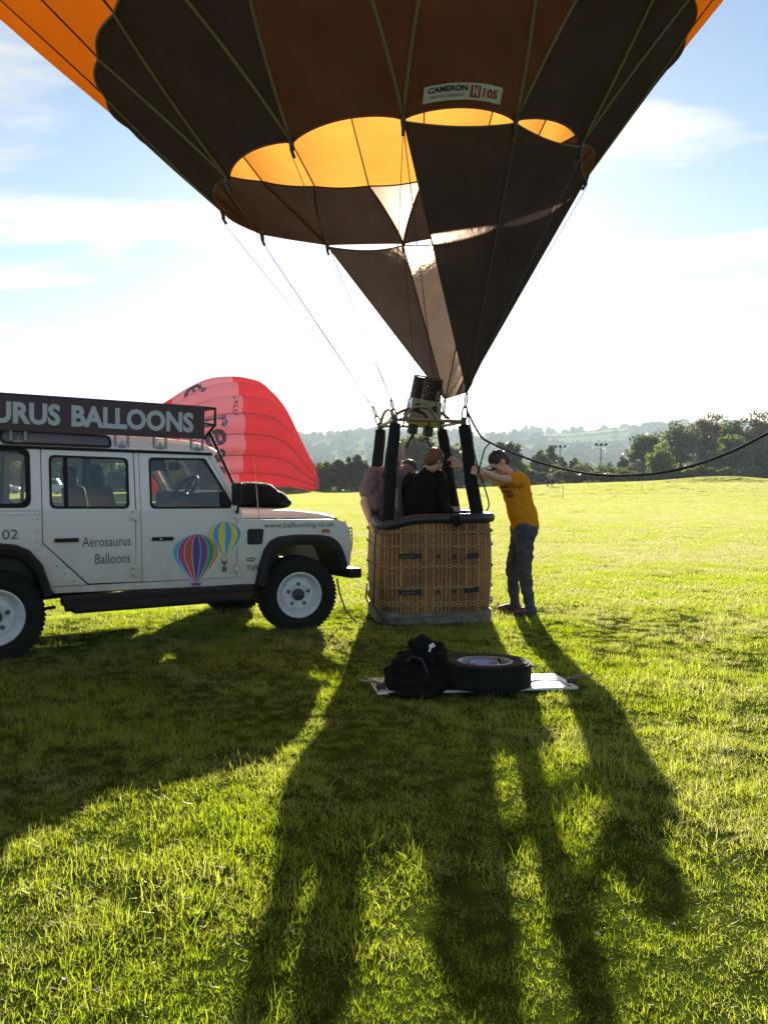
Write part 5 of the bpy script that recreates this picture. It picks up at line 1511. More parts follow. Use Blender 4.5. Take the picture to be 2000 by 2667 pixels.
for sh, el, wr in ((shn, eln, wrn), (shf, elf, wrf)):
    skin.cap(nk - V_((0, 0, .04)), sh, .06, .062); skin.cap(sh, el, .056, .046); skin.cap(el, V_(el).lerp(V_(wr), .35), .046, .044); skin.cap(V_(el).lerp(V_(wr), .35), wr, .043, .029)
hand(skin, wrn, (-.93, -.10, .20), (-.1, .95, -.1), .72, 1.12); hand(skin, wrf, (-.7, .2, .5), (-.3, -.9, 0), .8, 1.05)
legs_shape(skin, hipn, hipf, knn, knf, ann, anf, .85)
P1.part("body", skin, SKIN, .009, 3)
sh_ = MB()
for t in np.linspace(0, 1, 13):
    c = V_((1.628, 9.51, 1.02)).lerp(V_((1.50, 9.53, 1.50)), t)
    sh_.ball(c, (.158 + .02 * t + .010 * math.sin(t * 7), .19 + .02 * math.sin(math.pi * t), .12), None, 18, 10)
sh_.cap(V_((1.47, 9.53, 1.56)), nk - V_((-.01, 0, .03)), .10, .068)
for sh, el in ((shn, eln), (shf, elf)):
    sh_.cap(V_((1.50, 9.53, 1.50)), sh, .11, .085); sh_.cap(sh, sh.lerp(V_(el), .42), .083, .077)
TEE = fabric("orange_cotton", (.82, .38, .020), (.85, .34, .015), var=.10, vscale=8, bump=.35, bscale=12, mixf=.36)
P1.part("shirt", sh_, TEE, .009, 4, .040, .10)
tr_ = MB(); legs_shape(tr_, hipn, hipf, knn, knf, ann + V_((0, 0, -.01)), anf + V_((0, 0, -.01)), 1.28)
tr_.cap(V_((1.620, 9.43, .99)), V_((1.610, 9.59, .99)), .120, .120); tr_.cap(ann + V_((.0, 0, .02)), ann + V_((.015, 0, -.055)), .060, .072); tr_.cap(anf + V_((0, 0, .02)), anf + V_((.01, 0, -.05)), .058, .068)
tr_.cap(knn, V_(knn).lerp(ann, .5), .078, .070); tr_.cap(knf, V_(knf).lerp(anf, .5), .076, .068)
P1.part("jeans", tr_, JEANS, .009, 3, .050, .085)
SHOE = mat("red_grey_shoe", (.13, .05, .045), .6, var=.8, vscale=14)
for nm, a, d in (("shoe", ann, V_((-.93, -.30, 0))), ("shoe", anf, V_((-.95, -.05, 0)))):
    s_ = MB(); b = V_((a.x, a.y, .045)); s_.cap(b + V_((.045, .01, 0)), b + d * .10, .044, .042); s_.cap(b + d * .08 - V_((0, 0, .004)), b + d * .18 - V_((0, 0, .012)), .042, .033)
    s_.cap(b + V_((.02, 0, .0)), b + V_((.015, 0, .05)), .046, .044)
    P1.part(nm, s_, SHOE, .008, 2)
h_ = MB(); hair_shape(h_, hc, HR, 1.16, 0, .004); P1.part("hair", h_, mat("brown_hair", (.040, .018, .010), .55, bump=.5, bscale=60), .006, 1, .014, .018)
face_bits(P1.root, hc, HR, P1.off, 1.16)
gl_ = MB()
def Lh(x, y, z):
    return HR @ (V_((x, y, z)) * 1.16) + hc - P1.off
gl_.tube([Lh(-.084, .01, .012), Lh(-.076, -.06, .018), Lh(-.062, -.092, .018)], .004, 6); gl_.tube([Lh(.084, .01, .012), Lh(.076, -.06, .018), Lh(.062, -.092, .018)], .004, 6)
gs_ = MB(); gs_.box(Lh(-.033, -.096, .012), (.052, .012, .032), HR, bev=.004); gs_.box(Lh(.033, -.096, .012), (.052, .012, .032), HR, bev=.004); gs_.build('lenses', BLACK, P1.root)
gl_.build("sunglasses", mat("pale_frame", (.62, .60, .56), .3), P1.root)
# chest print: dark lettering on the front of the shirt
PRM = mat("shirt_print", (.16, .06, .02), .8)
for j, (u, vv, w) in enumerate(((1311, 1268, 20), (1318, 1280, 22), (1325, 1290, 19))):
    g = MB()
    for i in range(5):
        p = pix(u - 8 + i * w / 5.0 + 2, vv + (i % 2) * 1.2, 9.33 + .004 * i)
        g.ball(p - P1.off, (.014, .012, .014 + .004 * (i % 3)), None, 8, 6)
    g.build("chest_print", PRM, P1.root, True)
# ---- the man in the plaid shirt, at the left side of the basket
P2 = Person((.06, 9.25, .10), "grey haired man in a plaid short sleeved shirt reaching over the basket side")
hc = pix(1031, 1182, 9.25); nk = V_((.11, 9.26, 1.73)); HR = frame_from((.75, .55, -.28), (0, 0, 1))
shl, shr = V_((-.115, 9.20, 1.595)), V_((.25, 9.34, 1.62)); ell = V_((-.215, 9.10, 1.29)); wrl = V_((-.135, 8.98, 1.05)); elr = V_((.36, 9.50, 1.30)); wrr = V_((.34, 9.62, 1.12))
skin = MB(); head_shape(skin, hc, HR, 1.04); skin.cap(nk, hc + V_((0, 0, -.05)), .060, .058)
skin.cap((.08, 9.26, 1.0), (.07, 9.26, 1.45), .14, .15)
for sh, el, wr in ((shl, ell, wrl), (shr, elr, wrr)):
    skin.cap(nk - V_((0, 0, .05)), sh, .06, .065); skin.cap(sh, el, .060, .050); skin.cap(el, el.lerp(wr, .35), .050, .046); skin.cap(el.lerp(wr, .35), wr, .045, .030)
hand(skin, wrl, (.25, -.45, -.85), (.9, .2, .1), .55, 1.05); hand(skin, wrr, (.1, .5, -.8), (-.7, 0, -.3), .6, 1.05)
legs_shape(skin, V_((.00, 9.26, .98)), V_((.20, 9.30, .98)), V_((.02, 9.22, .55)), V_((.22, 9.30, .55)), V_((.02, 9.28, .17)), V_((.24, 9.36, .17)), .85)
P2.part("body", skin, SKIN, .010, 3)
def plaid():
    m, t, b = newmat("plaid_cotton")
    c = node(t, 'ShaderNodeTexCoord')
    w1 = node(t, 'ShaderNodeTexWave', bands_direction='X'); w1.inputs['Scale'].default_value = 16
    w2 = node(t, 'ShaderNodeTexWave', bands_direction='Z'); w2.inputs['Scale'].default_value = 16
    for w in (w1, w2):
        w.inputs['Distortion'].default_value = .6
        t.links.new(c.outputs['Object'], w.inputs['Vector'])
    a = node(t, 'ShaderNodeMath', operation='ADD'); t.links.new(w1.outputs['Fac'], a.inputs[0]); t.links.new(w2.outputs['Fac'], a.inputs[1])
    h = node(t, 'ShaderNodeMath', operation='MULTIPLY'); h.inputs[1].default_value = .5; t.links.new(a.outputs[0], h.inputs[0])
    r = ramp(t, h.outputs[0], [(.20, (.05, .036, .042)), (.5, (.14, .085, .09)), (.8, (.30, .20, .20))])
    t.links.new(r.outputs[0], b.inputs['Base Color']); b.inputs['Roughness'].default_value = .85
    return m
s_ = MB()
for t in np.linspace(0, 1, 13):
    c = V_((.09, 9.27, 1.02)).lerp(V_((.065, 9.27, 1.57)), t); s_.ball(c, (.205 + .025 * math.sin(math.pi * t), .155, .14), Matrix.Rotation(.3, 3, 'Z'), 18, 10)
s_.cap(V_((.08, 9.27, 1.60)), nk - V_((0, 0, .02)), .11, .078)
for sh, el in ((shl, ell), (shr, elr)):
    s_.cap(V_((.06, 9.27, 1.55)), sh, .12, .092); s_.cap(sh, sh.lerp(el, .62), .092, .100)
s_.ball(V_((-.10, 9.14, 1.30)), (.10, .10, .14))
P2.part("shirt", s_, plaid(), .010, 4, .045, .11)
tr_ = MB(); legs_shape(tr_, V_((.00, 9.26, .98)), V_((.20, 9.30, .98)), V_((.02, 9.22, .55)), V_((.22, 9.30, .55)), V_((.02, 9.28, .20)), V_((.24, 9.36, .20)), 1.12); P2.part("trousers", tr_, JEANS, .014, 3)
h_ = MB(); hair_shape(h_, hc, HR, 1.04, .02, .012); P2.part("hair", h_, mat("grey_hair", (.40, .34, .27), .5, bump=.5, bscale=60), .006, 1, .022, .022)
face_bits(P2.root, hc, HR, P2.off, 1.04)
st_ = MB(); st_.tube([V_((-.02, 9.08, 1.62)) - P2.off, V_((.02, 9.06, 1.45)) - P2.off, V_((.05, 9.06, 1.30)) - P2.off], .010, 6); st_.build("neck_strap", BLACKCL, P2.root)
# ---- the man in the black jacket, back to the camera
P3_ = Person((.45, 9.10, .10), "man in a black jacket and gloves bending inside the basket with his back turned")
hc = pix(1131, 1200, 9.02); HR = frame_from((.55, .62, -.55), (.25, .1, 1)); nk = V_((.49, 9.08, 1.62))
shl, shr = V_((.29, 9.08, 1.53)), V_((.60, 9.05, 1.56)); elr = V_((.655, 8.92, 1.26)); wrr = V_((.70, 8.72, 1.185)); ell = V_((.26, 9.25, 1.25)); wrl = V_((.34, 9.42, 1.10))
skin = MB(); head_shape(skin, hc, HR, 1.04); skin.cap(nk, hc + V_((-.02, 0, -.04)), .062, .060); skin.cap((.46, 9.10, 1.0), (.46, 9.10, 1.45), .13, .14)
for sh, el, wr in ((shl, ell, wrl), (shr, elr, wrr)):
    skin.cap(nk - V_((0, 0, .05)), sh, .06, .062); skin.cap(sh, el, .056, .046); skin.cap(el, wr, .046, .030)
legs_shape(skin, V_((.36, 9.12, .98)), V_((.55, 9.12, .98)), V_((.36, 9.06, .55)), V_((.56, 9.06, .55)), V_((.36, 9.14, .17)), V_((.58, 9.14, .17)), .85)
P3_.part("body", skin, SKIN, .011, 3)
s_ = MB()
for t in np.linspace(0, 1, 13):
    c = V_((.43, 9.10, 1.00)).lerp(V_((.455, 9.08, 1.52)), t); s_.ball(c, (.225 + .02 * math.sin(math.pi * t) - .05 * t * t, .165, .13), None, 18, 10)
s_.cap(V_((.47, 9.08, 1.52)), nk - V_((0, 0, .0)), .12, .080)
for sh, el, wr in ((shl, ell, wrl), (shr, elr, wrr)):
    s_.cap(V_((.465, 9.08, 1.46)), sh, .12, .092); s_.cap(sh, el, .088, .070); s_.cap(el, wr, .068, .050)
P3_.part("jacket", s_, BLACKCL, .010, 4, .05, .12)
for nm, wr, d, n_ in (("glove", wrr, (.30, -.65, -.35), (.1, .3, -.95)), ("glove", wrl, (.2, .6, -.6), (.8, 0, -.3))):
    g_ = MB(); hand(g_, wr, d, n_, .55, 1.25); P3_.part(nm, g_, BLACKCL, .008, 2)
tr_ = MB(); legs_shape(tr_, V_((.36, 9.12, .98)), V_((.55, 9.12, .98)), V_((.36, 9.06, .55)), V_((.56, 9.06, .55)), V_((.36, 9.14, .20)), V_((.58, 9.14, .20)), 1.12); P3_.part("trousers", tr_, BLACKCL, .014, 3)
h_ = MB(); hair_shape(h_, hc, HR, 1.04, .0, .010); P3_.part("hair", h_, mat("auburn_hair", (.13, .045, .016), .5, bump=.5, bscale=60), .006, 1, .022, .022)
face_bits(P3_.root, hc, HR, P3_.off, 1.04)
# ---- the dark haired person between them
P4 = Person((.32, 9.56, .10), "dark haired person half hidden between the plaid shirt and the black jacket")
hc = pix(1066, 1228, 9.52); HR = frame_from((.75, -.55, -.35), (0, 0, 1)); nk = hc + V_((.02, .04, -.16))
skin = MB(); head_shape(skin, hc, HR, 1.0); skin.cap(nk, hc + V_((0, .01, -.05)), .055, .052); skin.cap(nk - V_((0, 0, .42)), nk - V_((0, 0, .12)), .12, .12)
legs_shape(skin, V_((.24, 9.58, .92)), V_((.40, 9.58, .92)), V_((.24, 9.54, .52)), V_((.40, 9.54, .52)), V_((.24, 9.60, .17)), V_((.40, 9.60, .17)), .85)
for s in (-1, 1):
    skin.cap(nk - V_((0, 0, .06)), nk + V_((s * .17, 0, -.10)), .055, .055); skin.cap(nk + V_((s * .17, 0, -.10)), nk + V_((s * .21, -.05, -.36)), .052, .042); skin.cap(nk + V_((s * .21, -.05, -.36)), nk + V_((s * .12, -.10, -.42)), .040, .03); hand(skin, nk + V_((s * .12, -.10, -.42)), (-s * .8, -.3, 0), (0, .2, -1), .5)
P4.part("body", skin, SKIN, .011, 3)
s_ = MB()
for t in np.linspace(0, 1, 6):
    s_.ball(nk + V_((0, 0, -.55 + .40 * t)), (.17 + .02 * t, .14, .11), None, 16, 9)
for s in (-1, 1):
    s_.cap(nk + V_((0, 0, -.13)), nk + V_((s * .17, 0, -.11)), .10, .075); s_.cap(nk + V_((s * .17, 0, -.10)), nk + V_((s * .21, -.05, -.34)), .070, .058)
P4.part("dark_top", s_, BLACKCL, .012, 3, .02, .1)
tr_ = MB(); legs_shape(tr_, V_((.24, 9.58, .92)), V_((.40, 9.58, .92)), V_((.24, 9.54, .52)), V_((.40, 9.54, .52)), V_((.24, 9.60, .20)), V_((.40, 9.60, .20)), 1.1); P4.part("trousers", tr_, JEANS, .014, 3)
h_ = MB(); hair_shape(h_, hc, HR, 1.0, .03, .012); P4.part("hair", h_, mat("black_hair", (.012, .008, .007), .5), .009, 2, .008, .02)
face_bits(P4.root, hc, HR, P4.off, 1.0)
# ---- two far walkers
def walker(x, y, face, top, low_, label):
    z = tz(x, y)
    P = Person((x, y, z), label)
    b = V_((x, y, z)); Rz = Matrix.Rotation(face, 3, 'Z')
    def L(a, c, d):
        return b + Rz @ V_((a, c, d))
    hc_ = L(0, -.02, 1.60); HR_ = frame_from(Rz @ V_((0, -1, -.1)), (0, 0, 1))
    sk_ = MB(); head_shape(sk_, hc_, HR_); sk_.cap(L(0, 0, 1.42), L(0, 0, 1.55), .06, .055)
    hl, hr_, kl, kr, al, ar_ = L(-.09, 0, .90), L(.09, 0, .90), L(-.10, -.10, .49), L(.10, .08, .49), L(-.10, -.06, .08), L(.10, .20, .10)
    legs_shape(sk_, hl, hr_, kl, kr, al, ar_, .9)
    sk_.cap(L(0, 0, .95), L(0, 0, 1.35), .13, .15)
    for s in (-1, 1):
        sk_.cap(L(0, 0, 1.38), L(s * .19, 0, 1.36), .06, .06); sk_.cap(L(s * .19, 0, 1.36), L(s * .24, .03 * s, 1.07), .055, .045); sk_.cap(L(s * .24, .03 * s, 1.07), L(s * .22, -.08, .84), .043, .03); hand(sk_, L(s * .22, -.08, .84), Rz @ V_((0, -.2, -1)), Rz @ V_((-s, 0, 0)), .5)
    P.part("body", sk_, SKIN, .016, 3)
    c_ = MB()
    for t in np.linspace(0, 1, 5):
        c_.ball(L(0, 0, .92 + .42 * t), (.17 + .02 * t, .13, .12), Rz, 14, 8)
    for s in (-1, 1):
        c_.cap(L(0, 0, 1.34), L(s * .19, 0, 1.35), .10, .08); c_.cap(L(s * .19, 0, 1.35), L(s * .24, .03 * s, 1.07), .07, .06); c_.cap(L(s * .24, .03 * s, 1.07), L(s * .225, -.06, .90), .058, .046)
    P.part("jacket", c_, top, .018, 3)
    c_ = MB(); legs_shape(c_, hl, hr_, kl, kr, al, ar_, 1.15); P.part("trousers", c_, low_, .018, 3)
    c_ = MB()
    for a in (al, ar_):
        f0 = V_((a.x, a.y, z + .05 + max(0, a.z - z - .09))); c_.cap(f0, f0 + Rz @ V_((0, -.16, 0)), .05, .04)
    P.part("shoes", c_, BLACKCL, .018, 2)
    c_ = MB(); hair_shape(c_, hc_, HR_); P.part("hair", c_, mat("walker_hair", (.05, .03, .02), .6), .016, 2)
REDTR = mat("maroon_trousers", (.10, .015, .018), .85)
wx = (1426 - 1000) / 2150 * 104
walker(wx, 104, rad(20), mat("navy_coat", (.02, .025, .04), .8), REDTR, "left one of two far walkers, in a dark coat, on the field before the hedge")
walker(wx + .55, 104.3, rad(-20), mat("grey_coat", (.16, .17, .19), .8), REDTR, "right one of two far walkers, in a grey coat, on the field before the hedge")
# ------------------------------------------------------------------ things on the grass by the camera
ALLOY = mat("wheel_alloy", (.20, .21, .23), .35, .3, var=.15)
sw0 = empty("spare_wheel", (.745, 6.06, .112)); tag(sw0, "spare car wheel lying flat on the white board", "wheel")
sw0.rotation_euler = (rad(-2), rad(1), 0.4)
wheel_parts(sw0, .338, .185, .198, ALLOY, lugs=0, tread=72, hubcol=ALLOY)
for ch_ in list(sw0.children):
    if ch_.name.startswith(("rim", "hub")):
        bpy.data.objects.remove(ch_)
d = .0925
g = MB(); g.lathe([(.203, d * .80), (.207, d * .92), (.192, d * .94), (.182, d * .80), (.172, d * .30), (.170, -d * .5), (.150, -d * .62), (.118, -d * .55)], 44); g.build("rim", ALLOY, sw0, True, 60)
g = MB(); g.lathe([(.118, -d * .55), (.112, d * .66), (.104, d * .80), (.094, d * .76), (.086, -d * .10), (.040, -d * .36), (.001, -d * .36)], 36); g.build("hub", mat("hub_bluegrey", (.30, .34, .42), .35, .3), sw0, True, 60)
g = MB(); g.box((-.145, .10, d * .60), (.07, .03, .012), Matrix.Rotation(.6, 3, 'Z'), bev=.003); g.build("balance_weight", STEEL, sw0)
g = MB(); g.tube([(.165, .06, d * .3), (.150, .055, d * .95)], .006, 6); g.build("valve", RUBBER, sw0)
# trailer board under it
WB = mat("white_board", (.78, .77, .72), .4, var=.06)
pts = [V_((-.13, 6.26, 0)), V_((1.335, 6.41, 0)), V_((1.425, 5.96, 0)), V_((-.05, 5.80, 0))]
bc = sum(pts, V_((0, 0, 0))) / 4
bo = empty("trailer_board", bc); tag(bo, "long white trailer board with clamps lying in the grass under the wheel", "board")
def bl_pt(u, v, z=0):
    a = pts[3].lerp(pts[2], u); b = pts[0].lerp(pts[1], u)
    p = a.lerp(b, v) - bc
    return V_((p.x, p.y, z))
g = MB(); g.plate([rpoly([(.005, .02), (.995, .02), (.995, .98), (.005, .98)], .012)], lambda u, v, d: bl_pt(u, v, .024 - d), .016); g.build("panel", WB, bo)
REDR = mat("red_reflector", (.45, .02, .02), .3)
for a in (.07, .90):
    g = MB(); g.plate([[(a, .45), (a + .055, .45), (a + .0275, .85)]], lambda u, v, d: bl_pt(u, v, .028 - d), .004); g.build("triangle_reflector", REDR, bo)
for a in (.012, .955):
    g = MB(); g.plate([[(a, .04), (a + .006, .04), (a + .006, .96), (a, .96)]], lambda u, v, d: bl_pt(u, v, .027 - d), .004); g.build("board_edge", INK, bo)
for u, v, sg in ((.03, .18, -1), (.985, .22, 1), (.80, .97, 1)):
    c = empty("clamp", bl_pt(u, v, .03), bo)
    g = MB(); g.box((0, 0, .020), (.07, .045, .036), bev=.008); g.tube([(-.03, 0, .02), (.03, 0, .045), (.05, .02, .02)], .010, 7); g.build("clamp_body", DARKMETAL, c, True)
    g = MB(); g.tube([(0, 0, .035), (sg * .06, -.01, .060), (sg * .12, .01, .050), (sg * .17, .03, .065)], [.012, .010, .009, .006], 7); g.build("clamp_lever", mat("grey_lever", (.20, .19, .18), .4, .5), c, True)
# black jacket heap
jk = MB()
for (x, y, z, r) in [(.30, 6.02, .12, (.20, .16, .12)), (.20, 6.05, .18, (.12, .13, .14)), (.33, 6.05, .27, (.14, .12, .14)), (.30, 6.05, .37, (.10, .09, .075)), (.42, 6.03, .24, (.085, .10, .15)), (.13, 6.02, .21, (.06, .09, .10)), (.05, 6.0, .16, (.06, .07, .05)),
                     (.47, 6.0, .13, (.08, .10, .12)), (.12, 5.95, .07, (.12, .10, .06)), (.36, 5.90, .07, (.16, .09, .06)), (.22, 5.80, .035, (.20, .05, .03)), (.24, 6.10, .36, (.06, .06, .06)), (.40, 6.08, .34, (.05, .05, .05))]:
    jk.ball((x * .93, y - .04, z * .90), (r[0] * .92, r[1], r[2] * .9))
rj = random.Random(12)
for _ in range(22):                      # hanging folds and a sleeve
    x = rj.uniform(.06, .44); zt = rj.uniform(.16, .33) * (1 - abs(x - .28) * 1.2)
    jk.cap((x, 5.90 + rj.uniform(0, .06), zt), (x + rj.uniform(-.09, .09), 5.84 + rj.uniform(0, .05), rj.uniform(.02, .08)), rj.uniform(.014, .030), rj.uniform(.012, .026), 8)
jk.cap((.40, 5.86, .06), (.18, 5.74, .03), .040, .032); jk.cap((.18, 5.74, .03), (.33, 5.70, .028), .032, .026)
jk.cap((.20, 5.99, .34), (.36, 6.00, .345), .030, .026); jk.cap((.10, 5.93, .20), (.02, 5.95, .15), .035, .022)
jm = mat("black_fleece", (.006, .006, .0065), .9, var=.4, vscale=14, bump=.6, bscale=22, spec=.15)
jo = baked("black_jacket", jk, jm, None, .009, 3, .045, .10); tag(jo, "black jacket heaped on the left end of the white board", "jacket")
g = MB(); g.box((.345, 5.90, .340), (.040, .004, .030), Matrix.Rotation(rad(-30), 3, 'Y'), bev=.001); g.box((.330, 5.90, .312), (.014, .004, .035), Matrix.Rotation(rad(15), 3, 'Y'), bev=.001)
g.build("white_tag", mat("tag_white", (.75, .75, .75), .4), jo)
g = MB(); g.tube([(.14, 5.90, .20), (.20, 5.865, .27), (.27, 5.86, .25), (.31, 5.85, .16), (.30, 5.83, .08)], .008, 6); g.build("strap", mat("strap_dull", (.03, .03, .03), .6), jo, True)
# pale fallen leaves and petals in the grass
PET = mat("pale_petal", (.62, .52, .50), .5, var=.2)
for (u, v) in [(526, 2235), (470, 2000), (1700, 2010), (1838, 2035), (1870, 2050), (1474, 2372), (1630, 2435), (1752, 2450), (170, 2600), (262, 2628), (600, 2165), (1980, 2215), (1555, 2480)]:
    d = 2150 * CAM_H / (v - 1255); p = pix(u, v, d); r = random.Random(u)
    g = MB(); s = r.uniform(.006, .010)
    a = r.uniform(0, 6)
    g.add([V_((s * math.cos(a + k * 1.047) * (1 if k % 3 else 1.6), s * math.sin(a + k * 1.047), .03 + .006 * math.sin(k * 2 + a))) for k in range(6)] + [V_((0, 0, .026))], [(k, (k + 1) % 6, 6) for k in range(6)])
    o = g.build("fallen_petal", PET); o.location = (p.x, p.y, 0)
    tag(o, "tiny pale petal fallen in the near grass", "petal", "petals fallen in the near grass")

# ------------------------------------------------------------------ the red balloon being inflated
RED = fabric("red_nylon", (.74, .035, .055), (1.0, .06, .085), var=.08, vscale=.5, bump=.25, bscale=.5)
PINK = fabric("pink_nylon", (.74, .48, .52), (.95, .58, .60), var=.06, vscale=.5, bump=.2, bscale=.5)
RB = empty("inflating_balloon", (-21.5, 113, 0)); tag(RB, "red and pink balloon swelling on the field behind the truck", "balloon")
RB.rotation_euler = (0, 0, rad(25))
U_ = [-11.5, -10.6, -9.6, -7, -3, 0, 2.5, 4.9, 6.3, 7.6, 9.4, 11.1, 12.4, 13.1, 13.6]
D_ = [7.0, 9.2, 10.6, 12.6, 14.8, 15.3, 15.2, 14.5, 13.3, 11.8, 8.9, 6.2, 4.2, 2.6, .9]
NG = 16
def rb_pt(u, phi, lift=0.0):
    d = float(catmull(U_, D_, u)[0]); r = d / 2
    sag = .5 + .5 * math.cos(phi)                       # phi = 0 on top, positive towards the camera
    b = abs(math.sin(NG * phi / 2))
    rr = r * (1.0 + .15 * b) - .60 + lift
    z = r + rr * math.cos(phi); y = -rr * math.sin(phi) * 1.08
    if z < .05:
        z = .05
    return V_((u, y, z))
def rb_mesh(u0, u1, nu, p0, p1):
    g = MB(); g.grid([[rb_pt(u, p) for p in np.linspace(p0, p1, 9)] for u in np.linspace(u0, u1, nu)])
    return g
for k in range(NG):
    p0 = 2 * math.pi * k / NG; p1 = p0 + 2 * math.pi / NG
    rb_mesh(-11.5, -7.6, 10, p0, p1).build("red_gore", RED, RB, True, 180)
    rb_mesh(-7.6, .3, 12, p0, p1).build("pink_gore", PINK, RB, True, 180)
    rb_mesh(.3, 13.6, 30, p0, p1).build("red_gore", RED, RB, True, 180)
SEAMR = mat("dark_red_seam", (.20, .012, .018), .8)
for k in range(NG):
    g = MB(); g.tube([rb_pt(u, 2 * math.pi * k / NG, .02) for u in np.linspace(-11.5, 13.6, 34)], .07, 5); g.build("gore_seam", SEAMR, RB, True)
VIO = mat("violet_ink", (.10, .02, .09), .7)
def rb_text(s_, u, phi0, size, width_phi, m):
    """lettering running down round the side: reading direction = growing phi, letter tops towards the crown"""
    v, f = text2d(s_, 1, 1, .01)
    g = MB(); g.add([rb_pt(u + p[1] * size, phi0 + p[0] * width_phi, .06) for p in v], f)
    g.build("lettering", m, RB)
rb_text("rees", -4.6, rad(70), 2.6, rad(62), VIO)
rb_text("er", -6.2, rad(14), 2.4, rad(24), VIO)
rb_text("G-RLDS", -.95, rad(52), .62, rad(20), VIO)
# ------------------------------------------------------------------ far small things
GALV = mat("galvanised_pole", (.20, .21, .21), .6, .3)
def floodlight(u, depth, vtop, label):
    x = (u - 1000) / 2150 * depth; z = tz(x, depth); h = CAM_H + (1255 - vtop) / 2150 * depth - z
    o = empty("floodlight", (x, depth, z)); tag(o, label, "floodlight", "floodlights beyond the hedge")
    g = MB(); g.tube([(0, 0, 0), (0, 0, h * .5), (0, 0, h)], [.16, .13, .09], 8); g.build("pole", GALV, o, True)
    g = MB(); g.box((0, 0, h), (2.2, .10, .10)); g.build("cross_arm", GALV, o)
    for k in (-1, 0, 1):
        g = MB(); g.box((k * .95, -.15, h + .25), (.55, .30, .42), Matrix.Rotation(rad(25), 3, 'X'), bev=.05); g.build("lamp_head", BLACK, o)
floodlight(1457, 170, 1166, "nearer left floodlight pole standing beyond the hedge")
floodlight(1563, 165, 1161, "tall floodlight pole between the hedge and the right clump of trees")
for u, vt, d, lab in ((1810, 1160, 150, "thin grey lamp post before the dark right trees"), (1957, 1164, 148, "thin grey lamp post near the right picture edge"), (1683, 1158, 160, "thin pale lamp post left of the round tree")):
    x = (u - 1000) / 2150 * d; z = tz(x, d); h = CAM_H + (1255 - vt) / 2150 * d - z
    o = empty("lamp_post", (x, d, z)); tag(o, lab, "lamp post", "lamp posts by the right trees")
    g = MB(); g.tube([(0, 0, 0), (0, 0, h)], [.08, .05], 7); g.build("pole", mat("pale_pole", (.13, .15, .17), .7), o, True)
    g = MB(); g.tube([(0, 0, h), (.4, 0, h + .1), (.8, 0, h + .1)], .04, 6); g.box((.9, 0, h + .08), (.5, .16, .08), bev=.02); g.build("lamp_arm", mat("pale_pole_arm", (.13, .15, .17), .7), o)
for i, (u, vt, vb, lab) in enumerate([(1465, 1268, 1300, "leftmost thin stake standing in the far field"), (1530, 1263, 1286, "short thin stake second from the left in the far field"), (1670, 1270, 1295, "taller thin stake of the middle pair in the far field"),
                                 (1681, 1262, 1281, "farther thin stake of the middle pair in the far field"), (1861, 1264, 1289, "rightmost thin stake standing in the far field")]):
    d = 72 + 8 * i
    for _ in range(12):
        x = (u - 1000) / 2150 * d; z = tz(x, d); d = 2150 * (CAM_H - z) / max(vb - 1255, 6)
        d = min(max(d, 40), 110)
    x = (u - 1000) / 2150 * d; z = tz(x, d)
    o = empty("stake", (x, d, z)); tag(o, lab, "stake", "stakes in the far field")
    h = (vb - vt) / 2150 * d
    g = MB(); g.tube([(0, 0, -.05), (.01, 0, h)], .022, 6); g.build("rod", GALV, o); g = MB(); g.ball((.01, 0, h), .045, None, 8, 6); g.build("knob", GALV, o)
INS = mat("pale_insulator", (.80, .80, .80), .15, coat=.5)
def pylon(u, depth, vtop, label):
    x = (u - 1000) / 2150 * depth; z = float(hill_z(x, depth)); h = CAM_H + (1255 - vtop) / 2150 * depth - z
    o = empty("pylon", (x, depth, z)); tag(o, label, "pylon", "pylons on the hillside")
    g = MB()
    for sx in (-1, 1):
        for sy in (-1, 1):
            g.tube([(sx * 3, sy * 3, 0), (sx * 1.1, sy * 1.1, h * .6), (sx * .3, sy * .3, h)], .10, 5)
    for i in range(9):
        t0, t1 = i / 9, (i + 1) / 9
        w0 = 3 - 2.7 * t0 if t0 > .6 else 3 - 3.1 * t0; w1 = 3 - 2.7 * t1 if t1 > .6 else 3 - 3.1 * t1
        w0 = max(w0, .4); w1 = max(w1, .3)
        for sy in (-1, 1):
            g.tube([(-w0, sy * w0, h * t0), (w1, sy * w1, h * t1)], .06, 4); g.tube([(w0, sy * w0, h * t0), (-w1, sy * w1, h * t1)], .06, 4)
    g.build("lattice", GALV, o)
    for t, w in ((.92, 5.5), (.74, 8), (.56, 6.5)):
        g = MB(); g.tube([(-w, 0, h * t), (0, 0, h * t + 1.2), (w, 0, h * t)], .13, 5); g.tube([(-w, 0, h * t), (w, 0, h * t)], .10, 5); g.build("cross_arm", GALV, o)
        for s in (-1, 1):
            g = MB(); g.lathe([(.001, 0), (.34, -.4), (.34, -3.4), (.001, -3.8)], 8, Matrix.Translation((s * w, 0, h * t))); g.build("insulator", INS, o, True)
pylon(905, 900, 1122, "pylon on the hillside left of the basket uprights")
pylon(1601, 950, 1108, "pylon on the hillside above the second floodlight")
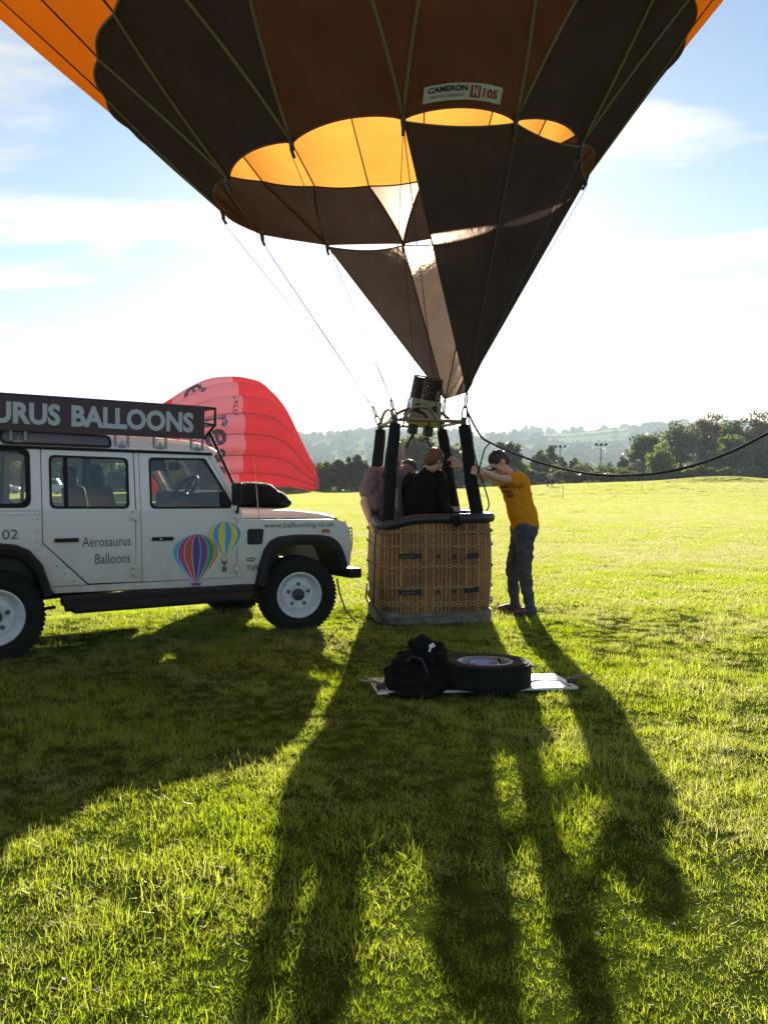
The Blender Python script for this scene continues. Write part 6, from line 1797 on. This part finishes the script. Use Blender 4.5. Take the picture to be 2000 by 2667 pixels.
# parked cars far behind the truck
CARP = mat("car_silver", (.42, .43, .45), .3, .2, coat=.3); CARW = mat("car_white", (.70, .70, .68), .3, coat=.3); CGL = mat("car_window", (.03, .035, .04), .1)
def parked(x, y, rot, paint, tall, label, nm):
    o = empty(nm, (x, y, tz(x, y)), None, rot); tag(o, label, "car", "vehicles parked beyond the truck")
    prof = [(-2.1, .35), (-2.12, .95), (-1.9, 1.05), (-1.75, 1.05)] + ([(-1.7, 1.95), (.55, 1.98), (.95, 1.2), (2.0, 1.12)] if tall else [(-1.3, 1.45), (.2, 1.47), (.95, 1.0), (1.9, .88)]) + [(2.15, .75), (2.15, .35)]
    g = MB(); g.plate([rpoly(prof, .08, 3)], lambda u, v, d: V_((u, -.85 + d * (.90 if v > 1.05 else 1) + (.06 if v > 1.05 else 0), v)), 1.70); g.build("body", paint, o)
    zt = 1.80 if tall else 1.38; zb_ = 1.22 if tall else 1.02
    for a, b in ((-1.55, -.55), (-.45, .40 if tall else .30)):
        for s in (-1, 1):
            g = MB(); g.plate([rpoly([(a, zb_), (b + (.25 if b > 0 else 0), zb_), (b, zt), (a + (.15 if a < -1 and not tall else 0), zt)], .05, 3)], lambda u, v, d: V_((u, s * (.865 - d), v)), .02); g.build("window", CGL, o)
    for wx_ in (-1.35, 1.35):
        for s in (-1, 1):
            w = empty("wheel", (wx_, s * .76, .34), o); w.rotation_euler = (rad(-90 * s), 0, 0)
            g = MB(); g.lathe([(.21, .10), (.33, .10), (.34, .06), (.34, -.10), (.20, -.10)], 20); g.build("tyre", RUBBER, w, True)
            g = MB(); g.lathe([(.001, .09), (.10, .085), (.215, .10)], 16); g.build("rim", STEEL, w, True)
    for s in (-1, 1):
        g = MB(); g.box((2.14, s * .62, .80), (.06, .30, .14), bev=.02); g.build("headlight", INS, o)
parked((140 - 1000) / 2150 * 104, 104, rad(12), CARW, True, "far white van like off roader seen through the rear door window", "parked_van")
parked((182 - 1000) / 2150 * 108, 108, rad(-8), CARP, False, "far silver car seen through the rear door window", "parked_car")
parked((10 - 1000) / 2150 * 106, 106, rad(5), CARW, False, "far white car seen through the rear side window", "parked_car")
# ------------------------------------------------------------------ the morning haze
hz = MB(); hz.box((0, 1400, 84), (3400, 3240, 180))
HZ = bpy.data.materials.new("morning_haze"); HZ.use_nodes = True
ht = HZ.node_tree; ht.nodes.clear()
ho = ht.nodes.new('ShaderNodeOutputMaterial'); pv = ht.nodes.new('ShaderNodeVolumePrincipled')
pv.inputs['Color'].default_value = (.72, .86, 1.0, 1); pv.inputs['Density'].default_value = .00025; pv.inputs['Anisotropy'].default_value = .15
ht.links.new(pv.outputs[0], ho.inputs['Volume'])
hzo = hz.build("haze", HZ); struct(hzo, "thin bright morning haze over the valley", 'stuff')
